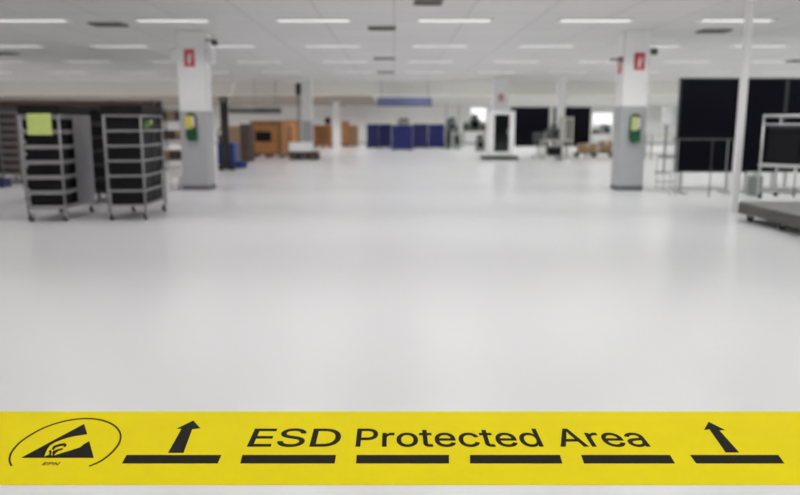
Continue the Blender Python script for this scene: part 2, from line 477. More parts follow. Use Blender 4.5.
# letter outlines, 1/1000 em, one closed polygon per contour
GLYPHS = {'ESD':[[[60,0],[60,509],[372,509],[372,452],[125,452],[125,286],[355,286],[355,229],[125,229],[125,57],[375,57],[375,0]],[[642,-9],[615,-8],[591,-4],[567,1],[546,9],[527,19],[510,31],[495,45],[482,60],[472,77],[465,96],[459,115],[457,137],[523,137],[525,123],[529,110],[535,98],[542,88],[551,79],[561,71],[572,64],[585,59],[599,55],[613,52],[627,50],[642,49],[659,50],[675,52],[690,55],[705,60],[718,66],[729,74],[739,82],[748,92],[755,102],[760,114],[763,126],[764,139],[763,151],[761,161],[756,171],[751,179],[743,186],[735,193],[725,199],[714,205],[703,209],[690,214],[677,218],[663,222],[602,239],[572,249],[546,260],[524,274],[505,289],[490,307],[479,326],[473,348],[470,372],[472,393],[476,413],[483,431],[494,448],[506,463],[521,476],[537,488],[556,498],[577,506],[598,511],[621,514],[646,516],[670,514],[693,511],[715,505],[735,498],[753,488],[769,476],[783,463],[796,449],[806,433],[813,415],[817,397],[819,378],[756,378],[752,396],[745,412],[735,426],[721,437],[704,447],[686,453],[666,457],[644,459],[628,458],[613,456],[599,452],[586,448],[574,442],[564,435],[555,427],[547,418],[541,409],[537,398],[534,387],[534,376],[535,363],[538,352],[543,342],[550,334],[558,326],[567,319],[577,313],[588,308],[599,304],[610,300],[621,296],[631,293],[683,279],[694,276],[706,272],[718,268],[730,264],[742,258],[754,252],[766,245],[777,238],[788,229],[797,220],[806,209],[813,198],[819,185],[823,171],[826,155],[827,139],[826,118],[821,99],[815,81],[805,64],[793,48],[778,34],[761,21],[742,11],[720,2],[696,-4],[670,-8]],[[1084,0],[961,0],[961,57],[1080,57],[1110,58],[1137,63],[1161,70],[1183,81],[1202,94],[1219,110],[1233,128],[1244,149],[1253,172],[1259,198],[1263,226],[1264,255],[1263,285],[1259,312],[1253,337],[1244,361],[1233,381],[1219,399],[1203,415],[1185,428],[1164,438],[1140,446],[1114,450],[1086,452],[958,452],[958,509],[1090,509],[1126,507],[1159,501],[1190,492],[1218,478],[1242,461],[1264,441],[1283,418],[1299,391],[1311,361],[1320,329],[1325,293],[1327,255],[1325,217],[1320,181],[1311,149],[1298,119],[1283,92],[1264,68],[1241,48],[1216,31],[1187,17],[1156,8],[1121,2]],[[990,509],[990,0],[925,0],[925,509]]],'Protected':[[[60,0],[60,509],[235,509],[263,507],[289,503],[312,497],[332,487],[350,476],[366,462],[379,447],[390,430],[398,411],[404,391],[407,370],[409,348],[407,325],[404,304],[398,284],[390,265],[379,248],[366,233],[350,219],[332,207],[312,198],[289,191],[263,187],[235,186],[125.5,186],[125.5,242],[233,242],[252,243],[269,246],[284,250],[297,256],[308,264],[318,272],[327,282],[333,294],[338,306],[342,319],[344,333],[344,348],[344,362],[342,376],[338,389],[333,402],[326,413],[318,423],[308,431],[297,439],[284,444],[268,449],[251,451],[232,452],[125,452],[125,0]],[[497,0],[497,379],[556,379],[556,321],[560,321],[566,335],[574,347],[585,358],[597,367],[611,375],[625,380],[641,384],[658,385],[674,384],[688,384],[688,322],[674,324],[669,325],[663,325],[657,326],[651,326],[638,325],[626,323],[615,319],[604,315],[594,309],[585,301],[577,293],[570,284],[565,273],[561,262],[559,250],[558,237],[558,0]],[[911,-8],[886,-7],[862,-2],[841,6],[820,16],[802,30],[786,46],[772,64],[760,85],[750,108],[743,133],[739,159],[738,187],[739,216],[743,243],[750,268],[760,291],[772,312],[786,330],[802,346],[820,360],[841,371],[862,378],[886,383],[911,384],[936,383],[960,378],[982,371],[1002,360],[1021,346],[1037,330],[1051,312],[1063,291],[1072,268],[1079,243],[1083,216],[1085,187],[1083,159],[1079,133],[1072,108],[1063,85],[1051,64],[1037,46],[1021,30],[1002,16],[982,6],[960,-2],[936,-7]],[[911,46],[929,48],[946,51],[961,57],[974,66],[985,76],[995,89],[1004,102],[1011,117],[1016,134],[1020,151],[1022,169],[1023,187],[1022,206],[1020,224],[1016,242],[1011,258],[1004,274],[995,287],[985,300],[974,310],[961,319],[946,325],[929,329],[911,330],[893,329],[877,325],[862,319],[849,310],[837,300],[827,287],[819,274],[812,258],[807,242],[803,224],[801,206],[800,187],[801,169],[803,151],[807,134],[812,117],[819,102],[827,89],[837,76],[849,66],[862,57],[877,51],[893,48]],[[1323,379],[1323,327],[1125,327],[1125,379]],[[1184,471],[1245,471],[1245,98],[1245,86],[1247,76],[1250,68],[1255,61],[1261,56],[1268,53],[1278,51],[1289,50],[1304,51],[1321,54],[1332,2],[1327,0],[1322,-1],[1316,-2],[1311,-3],[1305,-3],[1299,-4],[1293,-4],[1287,-4],[1264,-3],[1243,2],[1226,10],[1211,21],[1199,35],[1190,52],[1185,71],[1184,93]],[[1558,-8],[1532,-7],[1507,-2],[1484,6],[1463,16],[1444,30],[1428,46],[1414,64],[1402,85],[1392,108],[1386,132],[1382,159],[1380,187],[1382,215],[1386,242],[1392,267],[1402,290],[1413,311],[1427,329],[1443,346],[1461,359],[1481,370],[1503,378],[1526,383],[1551,384],[1567,384],[1582,382],[1597,379],[1612,374],[1626,368],[1640,361],[1653,351],[1665,341],[1677,329],[1687,315],[1696,299],[1703,282],[1709,263],[1714,242],[1716,219],[1717,194],[1717,169],[1421,169],[1421,221],[1684,221],[1656,202],[1655,220],[1653,237],[1649,254],[1644,269],[1637,282],[1629,294],[1620,305],[1609,314],[1596,321],[1583,326],[1568,329],[1551,330],[1535,329],[1519,326],[1505,321],[1492,313],[1481,304],[1471,294],[1462,282],[1455,270],[1449,256],[1445,241],[1443,226],[1442,211],[1442,178],[1443,157],[1446,139],[1450,122],[1457,106],[1465,92],[1474,80],[1485,70],[1497,61],[1511,55],[1526,50],[1542,47],[1559,46],[1570,47],[1580,48],[1590,50],[1600,53],[1609,56],[1617,61],[1625,66],[1632,73],[1638,80],[1643,88],[1648,96],[1652,105],[1711,91],[1706,77],[1699,63],[1691,51],[1681,39],[1670,29],[1657,19],[1644,11],[1629,4],[1613,-1],[1595,-5],[1577,-7]],[[1957,-8],[1932,-7],[1909,-2],[1887,6],[1867,16],[1848,30],[1832,46],[1818,64],[1806,85],[1797,108],[1790,133],[1786,159],[1784,187],[1786,216],[1790,243],[1797,268],[1806,291],[1818,312],[1832,330],[1848,346],[1867,360],[1887,371],[1909,378],[1932,383],[1957,384],[1971,384],[1985,383],[1997,380],[2010,377],[2022,373],[2034,368],[2045,362],[2055,356],[2065,349],[2074,341],[2082,332],[2090,322],[2097,312],[2103,301],[2108,289],[2112,277],[2053,262],[2051,269],[2048,276],[2044,283],[2040,289],[2036,295],[2031,301],[2026,306],[2020,311],[2014,315],[2007,319],[2000,322],[1992,325],[1984,327],[1976,329],[1967,329],[1957,330],[1939,329],[1923,325],[1908,319],[1895,310],[1884,300],[1874,287],[1865,274],[1858,258],[1853,242],[1849,224],[1847,206],[1846,187],[1847,169],[1849,151],[1853,134],[1858,117],[1865,102],[1874,89],[1884,76],[1895,66],[1908,57],[1923,51],[1939,48],[1957,46],[1967,47],[1976,48],[1984,49],[1993,52],[2000,54],[2008,58],[2014,62],[2021,66],[2027,71],[2032,76],[2037,82],[2042,89],[2046,95],[2049,102],[2052,110],[2054,117],[2113,102],[2109,90],[2104,78],[2098,67],[2091,56],[2084,46],[2075,37],[2066,29],[2056,21],[2046,15],[2035,9],[2023,4],[2011,-1],[1998,-4],[1985,-6],[1971,-8]],[[2350,379],[2350,327],[2152,327],[2152,379]],[[2211,471],[2272,471],[2272,98],[2272,86],[2274,76],[2277,68],[2282,61],[2288,56],[2295,53],[2305,51],[2316,50],[2331,51],[2348,54],[2359,2],[2354,0],[2349,-1],[2343,-2],[2338,-3],[2332,-3],[2326,-4],[2320,-4],[2314,-4],[2291,-3],[2270,2],[2253,10],[2238,21],[2226,35],[2217,52],[2212,71],[2211,93]],[[2585,-8],[2558,-7],[2534,-2],[2511,6],[2490,16],[2471,30],[2455,46],[2441,64],[2429,85],[2419,108],[2413,132],[2409,159],[2407,187],[2409,215],[2413,242],[2419,267],[2428,290],[2440,311],[2454,329],[2470,346],[2488,359],[2508,370],[2530,378],[2553,383],[2578,384],[2594,384],[2609,382],[2624,379],[2639,374],[2653,368],[2667,361],[2680,351],[2692,341],[2704,329],[2714,315],[2723,299],[2730,282],[2736,263],[2741,242],[2743,219],[2744,194],[2744,169],[2448,169],[2448,221],[2711,221],[2683,202],[2682,220],[2680,237],[2676,254],[2671,269],[2664,282],[2656,294],[2647,305],[2636,314],[2623,321],[2610,326],[2595,329],[2578,330],[2562,329],[2546,326],[2532,321],[2519,313],[2508,304],[2498,294],[2489,282],[2482,270],[2476,256],[2472,241],[2470,226],[2469,211],[2469,178],[2470,157],[2473,139],[2477,122],[2484,106],[2492,92],[2501,80],[2512,70],[2524,61],[2538,55],[2553,50],[2569,47],[2586,46],[2597,47],[2607,48],[2617,50],[2627,53],[2636,56],[2644,61],[2652,66],[2659,73],[2665,80],[2670,88],[2675,96],[2679,105],[2738,91],[2733,77],[2726,63],[2718,51],[2708,39],[2697,29],[2684,19],[2671,11],[2656,4],[2640,-1],[2622,-5],[2604,-7]],[[2972,-8],[2949,-7],[2928,-2],[2907,5],[2889,16],[2871,29],[2856,45],[2843,64],[2832,84],[2823,108],[2816,133],[2812,160],[2811,189],[2812,218],[2816,245],[2823,270],[2832,293],[2843,313],[2856,332],[2872,347],[2889,361],[2908,371],[2928,378],[2950,383],[2973,384],[2990,384],[3005,381],[3018,378],[3030,373],[3040,367],[3050,360],[3058,353],[3064,346],[3070,338],[3075,331],[3080,325],[3083,319],[3088,319],[3088,509],[3149,509],[3149,0],[3090,0],[3090,59],[3084,59],[3080,53],[3075,46],[3070,39],[3064,31],[3057,24],[3049,17],[3040,10],[3029,4],[3018,-1],[3004,-5],[2989,-7]],[[2982,47],[2998,48],[3013,51],[3027,57],[3040,65],[3051,75],[3061,86],[3070,100],[3076,115],[3082,132],[3086,150],[3088,169],[3089,189],[3088,210],[3086,229],[3082,247],[3077,263],[3070,278],[3062,291],[3052,302],[3040,312],[3028,320],[3014,325],[2998,329],[2982,330],[2964,329],[2949,325],[2934,319],[2922,311],[2910,301],[2901,290],[2892,276],[2885,261],[2880,245],[2876,227],[2874,209],[2873,189],[2874,170],[2876,151],[2880,133],[2886,117],[2893,101],[2901,88],[2911,76],[2922,66],[2935,57],[2949,51],[2965,48]]],'Area':[[[16,0],[201,509],[276,509],[463,0],[395,0],[287,302],[282,317],[276,334],[270,352],[264,372],[257,394],[250,420],[241,447],[232,478],[245,478],[236,447],[228,419],[220,393],[213,371],[206,351],[201,333],[195,317],[191,302],[85,0]],[[110,142],[110,199],[370,199],[370,142]],[[532,0],[532,379],[591,379],[591,321],[595,321],[601,335],[610,347],[620,358],[632,367],[646,375],[661,380],[676,384],[693,385],[709,384],[723,384],[723,322],[710,324],[704,325],[698,325],[693,326],[687,326],[674,325],[661,323],[650,319],[639,315],[629,309],[620,301],[612,293],[605,284],[600,273],[596,262],[594,250],[593,237],[593,0]],[[951,-8],[924,-7],[899,-2],[877,6],[856,16],[837,30],[821,46],[806,64],[794,85],[785,108],[778,132],[774,159],[773,187],[774,215],[778,242],[785,267],[794,290],[806,311],[820,329],[836,346],[854,359],[874,370],[896,378],[919,383],[944,384],[959,384],[975,382],[990,379],[1005,374],[1019,368],[1033,361],[1046,351],[1058,341],[1069,329],[1079,315],[1088,299],[1096,282],[1102,263],[1106,242],[1109,219],[1110,194],[1110,169],[814,169],[814,221],[1077,221],[1048,202],[1048,220],[1045,237],[1042,254],[1037,269],[1030,282],[1022,294],[1012,305],[1001,314],[989,321],[975,326],[960,329],[944,330],[927,329],[912,326],[898,321],[885,313],[874,304],[864,294],[855,282],[848,270],[842,256],[838,241],[836,226],[835,211],[835,178],[836,157],[838,139],[843,122],[849,106],[857,92],[867,80],[878,70],[890,61],[904,55],[918,50],[934,47],[951,46],[962,47],[973,48],[983,50],[992,53],[1001,56],[1010,61],[1017,66],[1024,73],[1030,80],[1036,88],[1041,96],[1044,105],[1104,91],[1099,77],[1092,63],[1084,51],[1074,39],[1063,29],[1050,19],[1036,11],[1021,4],[1005,-1],[988,-5],[970,-7]],[[1302,-9],[1285,-8],[1268,-5],[1252,-1],[1237,5],[1223,12],[1211,22],[1200,32],[1190,45],[1183,58],[1177,73],[1174,90],[1173,108],[1174,123],[1176,138],[1180,150],[1186,161],[1193,171],[1201,179],[1210,187],[1220,193],[1231,199],[1243,203],[1255,207],[1268,211],[1281,213],[1294,216],[1308,218],[1321,220],[1376,227],[1386,228],[1395,230],[1402,232],[1408,235],[1412,238],[1416,243],[1418,248],[1418,255],[1418,257],[1418,268],[1416,279],[1413,288],[1409,297],[1404,304],[1398,311],[1391,317],[1383,322],[1373,326],[1363,329],[1351,330],[1338,331],[1325,330],[1313,329],[1302,326],[1292,322],[1283,318],[1274,313],[1267,307],[1260,301],[1255,294],[1250,288],[1246,281],[1243,274],[1184,291],[1191,308],[1200,322],[1210,335],[1221,346],[1234,355],[1247,364],[1261,370],[1276,375],[1291,379],[1306,382],[1321,384],[1337,384],[1347,384],[1358,383],[1370,382],[1382,379],[1394,376],[1406,372],[1417,367],[1428,360],[1439,353],[1449,343],[1457,333],[1465,320],[1471,306],[1476,290],[1478,272],[1479,251],[1479,0],[1419,0],[1419,52],[1415,52],[1411,45],[1407,38],[1401,32],[1395,25],[1387,18],[1378,12],[1369,6],[1358,1],[1346,-3],[1333,-6],[1318,-8]],[[1313,45],[1329,46],[1345,49],[1358,53],[1371,59],[1382,66],[1391,74],[1399,83],[1406,93],[1411,104],[1415,115],[1417,126],[1418,138],[1418,190],[1416,188],[1412,186],[1408,184],[1402,182],[1396,180],[1389,179],[1382,177],[1374,176],[1343,171],[1318,168],[1307,166],[1297,164],[1287,162],[1277,159],[1268,155],[1260,150],[1252,145],[1246,139],[1241,132],[1237,124],[1235,115],[1235,105],[1235,95],[1237,87],[1240,79],[1245,72],[1250,66],[1257,61],[1264,56],[1272,52],[1282,49],[1291,47],[1302,46]]],'EPN':[[[60,0],[60,509],[372,509],[372,452],[125,452],[125,286],[355,286],[355,229],[125,229],[125,57],[375,57],[375,0]],[[479,0],[479,509],[654,509],[682,507],[707,503],[730,497],[751,487],[769,476],[784,462],[798,447],[808,430],[817,411],[823,391],[826,370],[827,348],[826,325],[823,304],[817,284],[808,265],[798,248],[784,233],[769,219],[751,207],[730,198],[707,191],[682,187],[654,186],[528,186],[528,242],[651,242],[670,243],[687,246],[702,250],[716,256],[727,264],[737,272],[745,282],[752,294],[757,306],[760,319],[762,333],[763,348],[762,362],[760,376],[757,389],[752,402],[745,413],[737,423],[727,431],[715,439],[702,444],[687,449],[670,451],[651,452],[543,452],[543,0]],[[923,0],[923,509],[999,509],[1206,183],[1211,176],[1215,169],[1220,160],[1226,151],[1232,141],[1238,130],[1244,119],[1251,107],[1257,94],[1264,82],[1270,68],[1277,55],[1268,54],[1267,68],[1265,81],[1264,95],[1264,108],[1263,121],[1263,134],[1262,146],[1262,157],[1262,195],[1262,509],[1326,509],[1326,0],[1250,0],[1065,290],[1040,331],[1034,342],[1027,354],[1019,367],[1011,381],[971,452],[982,454],[985,384],[987,328],[988,291],[988,0]]]}


BOLD = 8.0


def text_mesh(body, x0, x1, y_base, y_cap, name, m, ref_cap=None):
    def area(pl):
        return sum(pl[k - 1][0] * pl[k][1] - pl[k][0] * pl[k - 1][1] for k in range(len(pl))) / 2

    def bolder(pl, e):
        """move a contour outwards (ink side) by e"""
        out, n_ = [], len(pl)
        for k in range(n_):
            a_, b2, c_ = Vector(pl[k - 1]), Vector(pl[k]), Vector(pl[(k + 1) % n_])
            u, v = (b2 - a_).normalized(), (c_ - b2).normalized()
            n1, n2 = Vector((-u.y, u.x)), Vector((-v.y, v.x))
            q = n1 + n2
            q = q / max(.35, q.dot(n1)) if q.length > 1e-6 else n1
            out.append(tuple(b2 + q * e))
        return out

    cont = GLYPHS[body]
    sg = 1 if area(cont[0]) > 0 else -1
    loops = [[(q[0] / 1000, q[1] / 1000) for q in bolder(pl, -sg * BOLD)] for pl in cont]
    vs, es = [], []
    for pl in loops:
        k0 = len(vs)
        vs += [Vector(q) for q in pl]
        es += [(k0 + k, k0 + (k + 1) % len(pl)) for k in range(len(pl))]
    cv, ce, cf = delaunay_2d_cdt(vs, es, [], 0, 1e-6)[:3]

    def wind(p):
        w = 0
        for pl in loops:
            for k in range(len(pl)):
                (xa, ya), (xb, yb) = pl[k - 1], pl[k]
                cr_ = (xb - xa) * (p.y - ya) - (p.x - xa) * (yb - ya)
                if ya <= p.y < yb and cr_ > 0:
                    w += 1
                elif yb <= p.y < ya and cr_ < 0:
                    w -= 1
        return w

    keep = [f for f in cf if wind(sum((cv[k] for k in f), Vector((0, 0))) / len(f)) != 0]
    me = bpy.data.meshes.new(name)
    me.from_pydata([(q.x, q.y, 0) for q in cv], [], [tuple(f) for f in keep])
    used = {k for f in keep for k in f}
    bm = bmesh.new()
    bm.from_mesh(me)
    bmesh.ops.delete(bm, geom=[v for v in bm.verts if v.index not in used], context='VERTS')
    bm.to_mesh(me)
    bm.free()
    xs = [v.co.x for v in me.vertices]
    ys = [v.co.y for v in me.vertices]
    cap = ref_cap or 0.509
    lx, rx = min(xs), max(xs)
    A, B = fp(x0, y_base), fp(x1, y_base)
    ht = fp(x0, y_cap)[1] - A[1]
    for v in me.vertices:
        u, w = (v.co.x - lx) / (rx - lx), v.co.y / cap
        v.co = (A[0] + (B[0] - A[0]) * u, A[1] + ht * w, TZ + .0006)
    bm = bmesh.new()
    bm.from_mesh(me)
    bpy.data.meshes.remove(me)
    bmesh.ops.recalc_face_normals(bm, faces=bm.faces)
    if sum(f.normal.z for f in bm.faces) < 0:
        bmesh.ops.reverse_faces(bm, faces=bm.faces)
    r = bmesh.ops.extrude_face_region(bm, geom=list(bm.faces))
    bmesh.ops.translate(bm, vec=(0, 0, -.0009), verts=[g for g in r['geom'] if isinstance(g, bmesh.types.BMVert)])
    bmesh.ops.recalc_face_normals(bm, faces=bm.faces)
    me = bpy.data.meshes.new(name)
    bm.to_mesh(me)
    bm.free()
    me.materials.append(m)
    o = bpy.data.objects.new(name, me)
    C.objects.link(o)
    o.parent = t
    return o


for (w, a, b_) in (('ESD', 246.9, 339.4), ('Protected', 355.4, 543.8), ('Area', 560.4, 650.6)):
    o = text_mesh(w, a, b_, 446.4, 429.0, 'lettering', M['ink'])
    o['label'] = 'black word %s' % w
BOLD = 14.0
text_mesh('EPN', 41.8, 57.8, 465.2, 462.4, 'small_lettering', M['ink_thin'])

# ------------------------------------------------------------ columns
def column(name, label, x0, Y, w, dado_z, has_dado=True, d=None):
    d = d or w
    o = MB().span((-w / 2, 0, dado_z if has_dado else 0), (w / 2, d, CEIL if Y < BULK_Y else LOWC + .06)).build(name, M['white'])
    o.location = (x0 + w / 2, Y, 0)
    struct(o)
    o['label'] = label
    if has_dado:
        MB().span((-w / 2 - .006, -.006, .09), (w / 2 + .006, d + .006, dado_z), .004).build('grey_cladding', M['grey_clad'], o)
        MB().span((-w / 2 - .012, -.012, 0), (w / 2 + .012, d + .012, .09), .004).build('column_base', M['dark_trim'], o)
    return o


LCY = floor_pt(195, 190).y
lx0 = x_at(182, LCY)
lw = x_at(208, LCY) - lx0
lc = column('column_1', 'square white column with grey lower half on the left side of the room', lx0, LCY, lw, top_z(111, LCY))
RCY = floor_pt(630, 190.5).y
rx0 = x_at(619.5, RCY)
rw = x_at(643.5, RCY) - rx0
rc = column('column_2', 'square white column with grey lower half on the right side of the room', rx0, RCY, rw, top_z(106, RCY))
FCY = 28.5
fx0 = x_at(302.5, FCY)
column('column_3', 'white column behind the white carton on the dark pallet', fx0, FCY, .38, top_z(121, FCY))
GCY = 39.8
column('column_4', 'slim white column far back between the plywood crates', x_at(333, GCY), GCY, .36, 1.3, False)
MCY = 27.75
column('column_5', 'white column rising behind the white machine cabinet', x_at(492, MCY), MCY, x_at(506.5, MCY) - x_at(492, MCY), 1.2, False)
NCY = 27.3
column('column_6', 'white column standing before the far black boards', x_at(556.5, NCY), NCY, .27, 1.2, False)


def fire_sign(label, loc, rz, w=.26, h=.34):
    """red board with a white extinguisher pictogram, in the local xz plane facing -y"""
    t = thing('fire_sign', label, 'sign', loc, rz, 'red fire signs')
    MB().span((-w / 2, -.012, -h / 2), (w / 2, 0, h / 2), .004).build('sign_board', M['red'], t)
    b = MB()
    b.span((-.03, -.016, -.11), (.022, -.011, .03))
    b.span((-.015, -.016, .03), (.008, -.011, .065))
    b.span((-.03, -.016, .065), (.05, -.011, .08))
    b.box((.052, -.0135, .03), (.014, .005, .09))
    b.build('pictogram', M['sign_white'], t)
    return t


def on_face(px, py, Y):
    return at_depth(px, py, Y)


p = at_depth(639.5, 61.5, RCY)
fire_sign('red extinguisher sign on the front face of the right-hand column', (p.x, RCY - .002, p.z), 0, .20, .31)
# left face of the right column
yy = RCY + .27
fire_sign('narrow-looking red sign on the left-facing side of the right-hand column', (rx0 - .002, yy, at_depth(620, 65, yy).z), -PI / 2, .20, .31)
p = at_depth(189.5, 58, LCY)
fire_sign('red sign with white symbol high on the left-hand column', (p.x, LCY - .002, p.z), 0, .20, .32)
p = at_depth(501, 97.5, MCY)
fire_sign('small red sign on the far white column above the black-fronted cabinet', (p.x, MCY - .002, p.z), 0, .18, .26)


def pocket_board(label, px, py0, py1, wpx, Y, top_mat, shift):
    p0, p1 = at_depth(px, py0, Y), at_depth(px, py1, Y)
    h = p0.z - p1.z
    w = wpx * (Y / F)
    t = thing('safety_station', label, 'sign', (p0.x, Y - .008, p1.z), 0, 'green safety stations on columns')
    # rounded back plate
    pts = []
    rr = w * .45
    for (cx, cz, a0) in ((w / 2 - rr, h - rr, 0), (-w / 2 + rr, h - rr, 90), (-w / 2 + rr, rr, 180), (w / 2 - rr, rr, 270)):
        for k in range(6):
            a = R(a0 + k * 18)
            pts.append((cx + rr * math.cos(a), cz + rr * math.sin(a)))
    b = MB()
    b.prism(pts, 0, .02)
    o = b.build('back_plate', M['olive'], t)
    o.rotation_euler = (PI / 2, 0, 0)
    MB().span((-w * .36 + shift, -.05, h * .42), (w * .22 + shift, -.02, h * .88), .012).build('upper_pack', top_mat, t)
    MB().span((-w * .40 - shift, -.10, h * .04), (w * .42 - shift, -.02, h * .42), .02).build('lower_pocket', M['green'], t)
    MB().span((w * .24 + shift, -.035, h * .5), (w * .42 + shift, -.02, h * .86)).build('card_insert', M['sign_white'], t)
    return t


pocket_board('green and yellow safety station hanging on the left-hand column', 191, 112.5, 141, 11.5, LCY + .001, M['sign_yellow'], -.03)
pocket_board('green and pale lime safety station hanging on the right-hand column', 635.5, 113.5, 143, 11.5, RCY + .001, M['lime'], .0)


def camera_box(label, loc, rz):
    t = thing('ceiling_fixture', label, 'fixture', loc, rz)
    MB().span((-.02, -.22, -.02), (.02, 0, .02)).build('bracket', M['dark_trim'], t)
    MB().box((0, -.17, -.06), (.11, .12, .09), None, .02).build('housing', M['machine'], t)
    return t


yy = LCY + .2
camera_box('small dark fixture on the right side of the left-hand column', (lx0 + lw + .002, yy, at_depth(208, 43, yy).z + .05), PI / 2)
yy = RCY + .25
p = at_depth(655, 52, yy)
camera_box('small dark fixture beside the top right of the right-hand column', (rx0 + rw + .002, yy, p.z + .05), PI / 2)
# speaker boxes either side of the left column
for (s, lab, px) in ((-1, 'white box speaker on the left side of the left-hand column', 172), (1, 'white box speaker on the right side of the left-hand column, under the dark fixture', 211)):
    z = at_depth(200, 56, LCY + .2).z
    x = lx0 - .002 if s < 0 else lx0 + lw + .002
    t = thing('wall_speaker', lab, 'speaker', (x, LCY + (.14 if s < 0 else .26), z), 0, 'white speakers on the left column')
    MB().span((0, -.11, -.14), (s * .13, .11, .14), .03).build('housing', M['white'], t)
    MB().span((s * .13, -.07, -.10), (s * .134, .07, .10)).build('grille', M['lamp_frame'], t)
yy = RCY + .3
t = thing('sign_arm', 'thin dark arm sticking out left from the right-hand column', 'bracket', (rx0 - .002, RCY + .12, at_depth(612, 59.5, RCY + .1).z))
MB().cyl((0, 0, 0), (-.24, 0, 0), .018).build('rod', M['dark_trim'], t)
MB().box((-.01, 0, 0), (.02, .09, .09)).build('mounting_plate', M['dark_trim'], t)

# ------------------------------------------------------------ trolleys with trays
def make_cart(name, label, loc, rz, w, l, zs, frame_m, lip, group=None, panel=None, top=None, rail=True):
    t = thing(name, label, 'cart', loc, rz, group)
    x, y, H = w / 2, l / 2, zs[-1]
    for sx in (-1, 1):
        for syy in (-1, 1):
            MB().cyl((sx * (x - .015), syy * (y - .015), .10), (sx * (x - .015), syy * (y - .015), H - .001), .016).build('post', frame_m, t, True)
    for z in zs:
        b = MB()
        b.span((-x, -y, z - lip), (x, -y + .012, z))
        b.span((-x, y - .012, z - lip), (x, y, z))
        b.span((-x, -y + .012, z - lip), (-x + .012, y - .012, z))
        b.span((x - .012, -y + .012, z - lip), (x, y - .012, z))
        b.span((-x + .012, -y + .012, z - .02), (x - .012, y - .012, z - .012))
        for i in range(9):
            yy = -y + .02 + (l - .04) * i / 8
            b.cyl((-x + .01, yy, z - .008), (x - .01, yy, z - .008), .004, n=6)
        b.build('shelf', frame_m, t)
    if panel:
        for (sx, y0, y1) in panel:
            MB().span((sx * (x + .003), y0, zs[0]), (sx * (x + .012), y1, H)).build('side_panel', M['grey_panel'], t)
    for sx in (-1, 1):
        for syy in (-1, 1):
            cx, cy = sx * (x - .03), syy * (y - .05)
            c = MB()
            c.cyl((cx, cy, .09), (cx, cy, .15), .014)
            c.span((cx - .028, cy - .03, .045), (cx - .020, cy + .03, .10))
            c.span((cx + .020, cy - .03, .045), (cx + .028, cy + .03, .10))
            c.span((cx - .028, cy - .03, .095), (cx + .028, cy + .03, .105))
            co = c.build('caster', M['chrome'], t)
            MB().cyl((cx - .018, cy, .05), (cx + .018, cy, .05), .05, n=20).build('wheel', M['rubber'], co, True)
    return t


def make_tray(label, w, l, h, m, group):
    t = thing('component_tray', label, 'tray', (0, 0, 0), 0, group)
    b = MB()
    b.span((-w / 2, -l / 2, .002), (w / 2, l / 2, .012))
    b.span((-w / 2, -l / 2, .012), (w / 2, -l / 2 + .01, h))
    b.span((-w / 2, l / 2 - .01, .012), (w / 2, l / 2, h))
    b.span((-w / 2, -l / 2 + .01, .012), (-w / 2 + .01, l / 2 - .01, h))
    b.span((w / 2 - .01, -l / 2 + .01, .012), (w / 2, l / 2 - .01, h))
    b.build('tray_body', m, t)
    r = MB()
    r.span((-w / 2 - .008, -l / 2 - .008, h), (w / 2 + .008, -l / 2 + .012, h + .012))
    r.span((-w / 2 - .008, l / 2 - .012, h), (w / 2 + .008, l / 2 + .008, h + .012))
    r.span((-w / 2 - .008, -l / 2 + .012, h), (-w / 2 + .012, l / 2 - .012, h + .012))
    r.span((w / 2 - .012, -l / 2 + .012, h), (w / 2 + .008, l / 2 - .012, h + .012))
    r.build('rim', m, t)
    s = MB()
    s.span((-w / 2 + .012, -l / 2 + .012, .012), (w / 2 - .012, l / 2 - .012, h * .8))
    s.build('parts_load', M['black'], t)
    return t


def fill(cart, zs, w, l, nrow, cname, group, h, m=None):
    mx = Matrix.Translation(cart.location) @ Matrix.Rotation(cart.rotation_euler.z, 4, 'Z')
    tl = (l - .06) / nrow - .03
    src = None
    pos = ['front', 'back'] if nrow == 2 else ['']
    for i, z in enumerate(zs):
        for j in range(nrow):
            yy = -l / 2 + .03 + (j + .5) * (l - .06) / nrow
            p = mx @ Vector((0, yy, z + .001))
            k = len(zs) - 1 - i
            lab = '%sblack tray, %s shelf from the top, %s' % ((pos[j] + ' ') if pos[j] else '', ORD[k], cname)
            if k == len(zs) - 1:
                lab = '%sblack tray, bottom shelf, %s' % ((pos[j] + ' ') if pos[j] else '', cname)
            if src is None:
                src = make_tray(lab, w - .085, tl, h, m or M['black'], group)
                src.location = p
                src.rotation_euler.z = cart.rotation_euler.z
            else:
                copy_thing(src, lab, p, cart.rotation_euler.z, group)


def corner_cart(A, B, D):
    """front-left, front-right, back-left wheel points on the floor -> centre, angle, width, length"""
    a, b, d = floor_pt(*A), floor_pt(*B), floor_pt(*D)
    w = (b - a).length
    l = (d - a).length
    ang = math.atan2((d - a).y, (d - a).x) - PI / 2
    c = a + (b - a) / 2 + (d - a) / 2
    return c, ang, w, l


# cart with the yellow-green paper
AX = Vector((math.cos(R(4)), math.sin(R(4)), 0))
AY = Vector((-math.sin(R(4)), math.cos(R(4)), 0))
CW, CL = .50, 1.12
zs1 = [.215 + .196 * i for i in range(7)]


def place(front_left, front_right, w=CW, l=CL):
    a, b = floor_pt(*front_left), floor_pt(*front_right)
    m = (a + b) / 2
    m.y = (a.y + b.y) / 2
    return m - AX * 0 + AY * (l / 2 - .05)


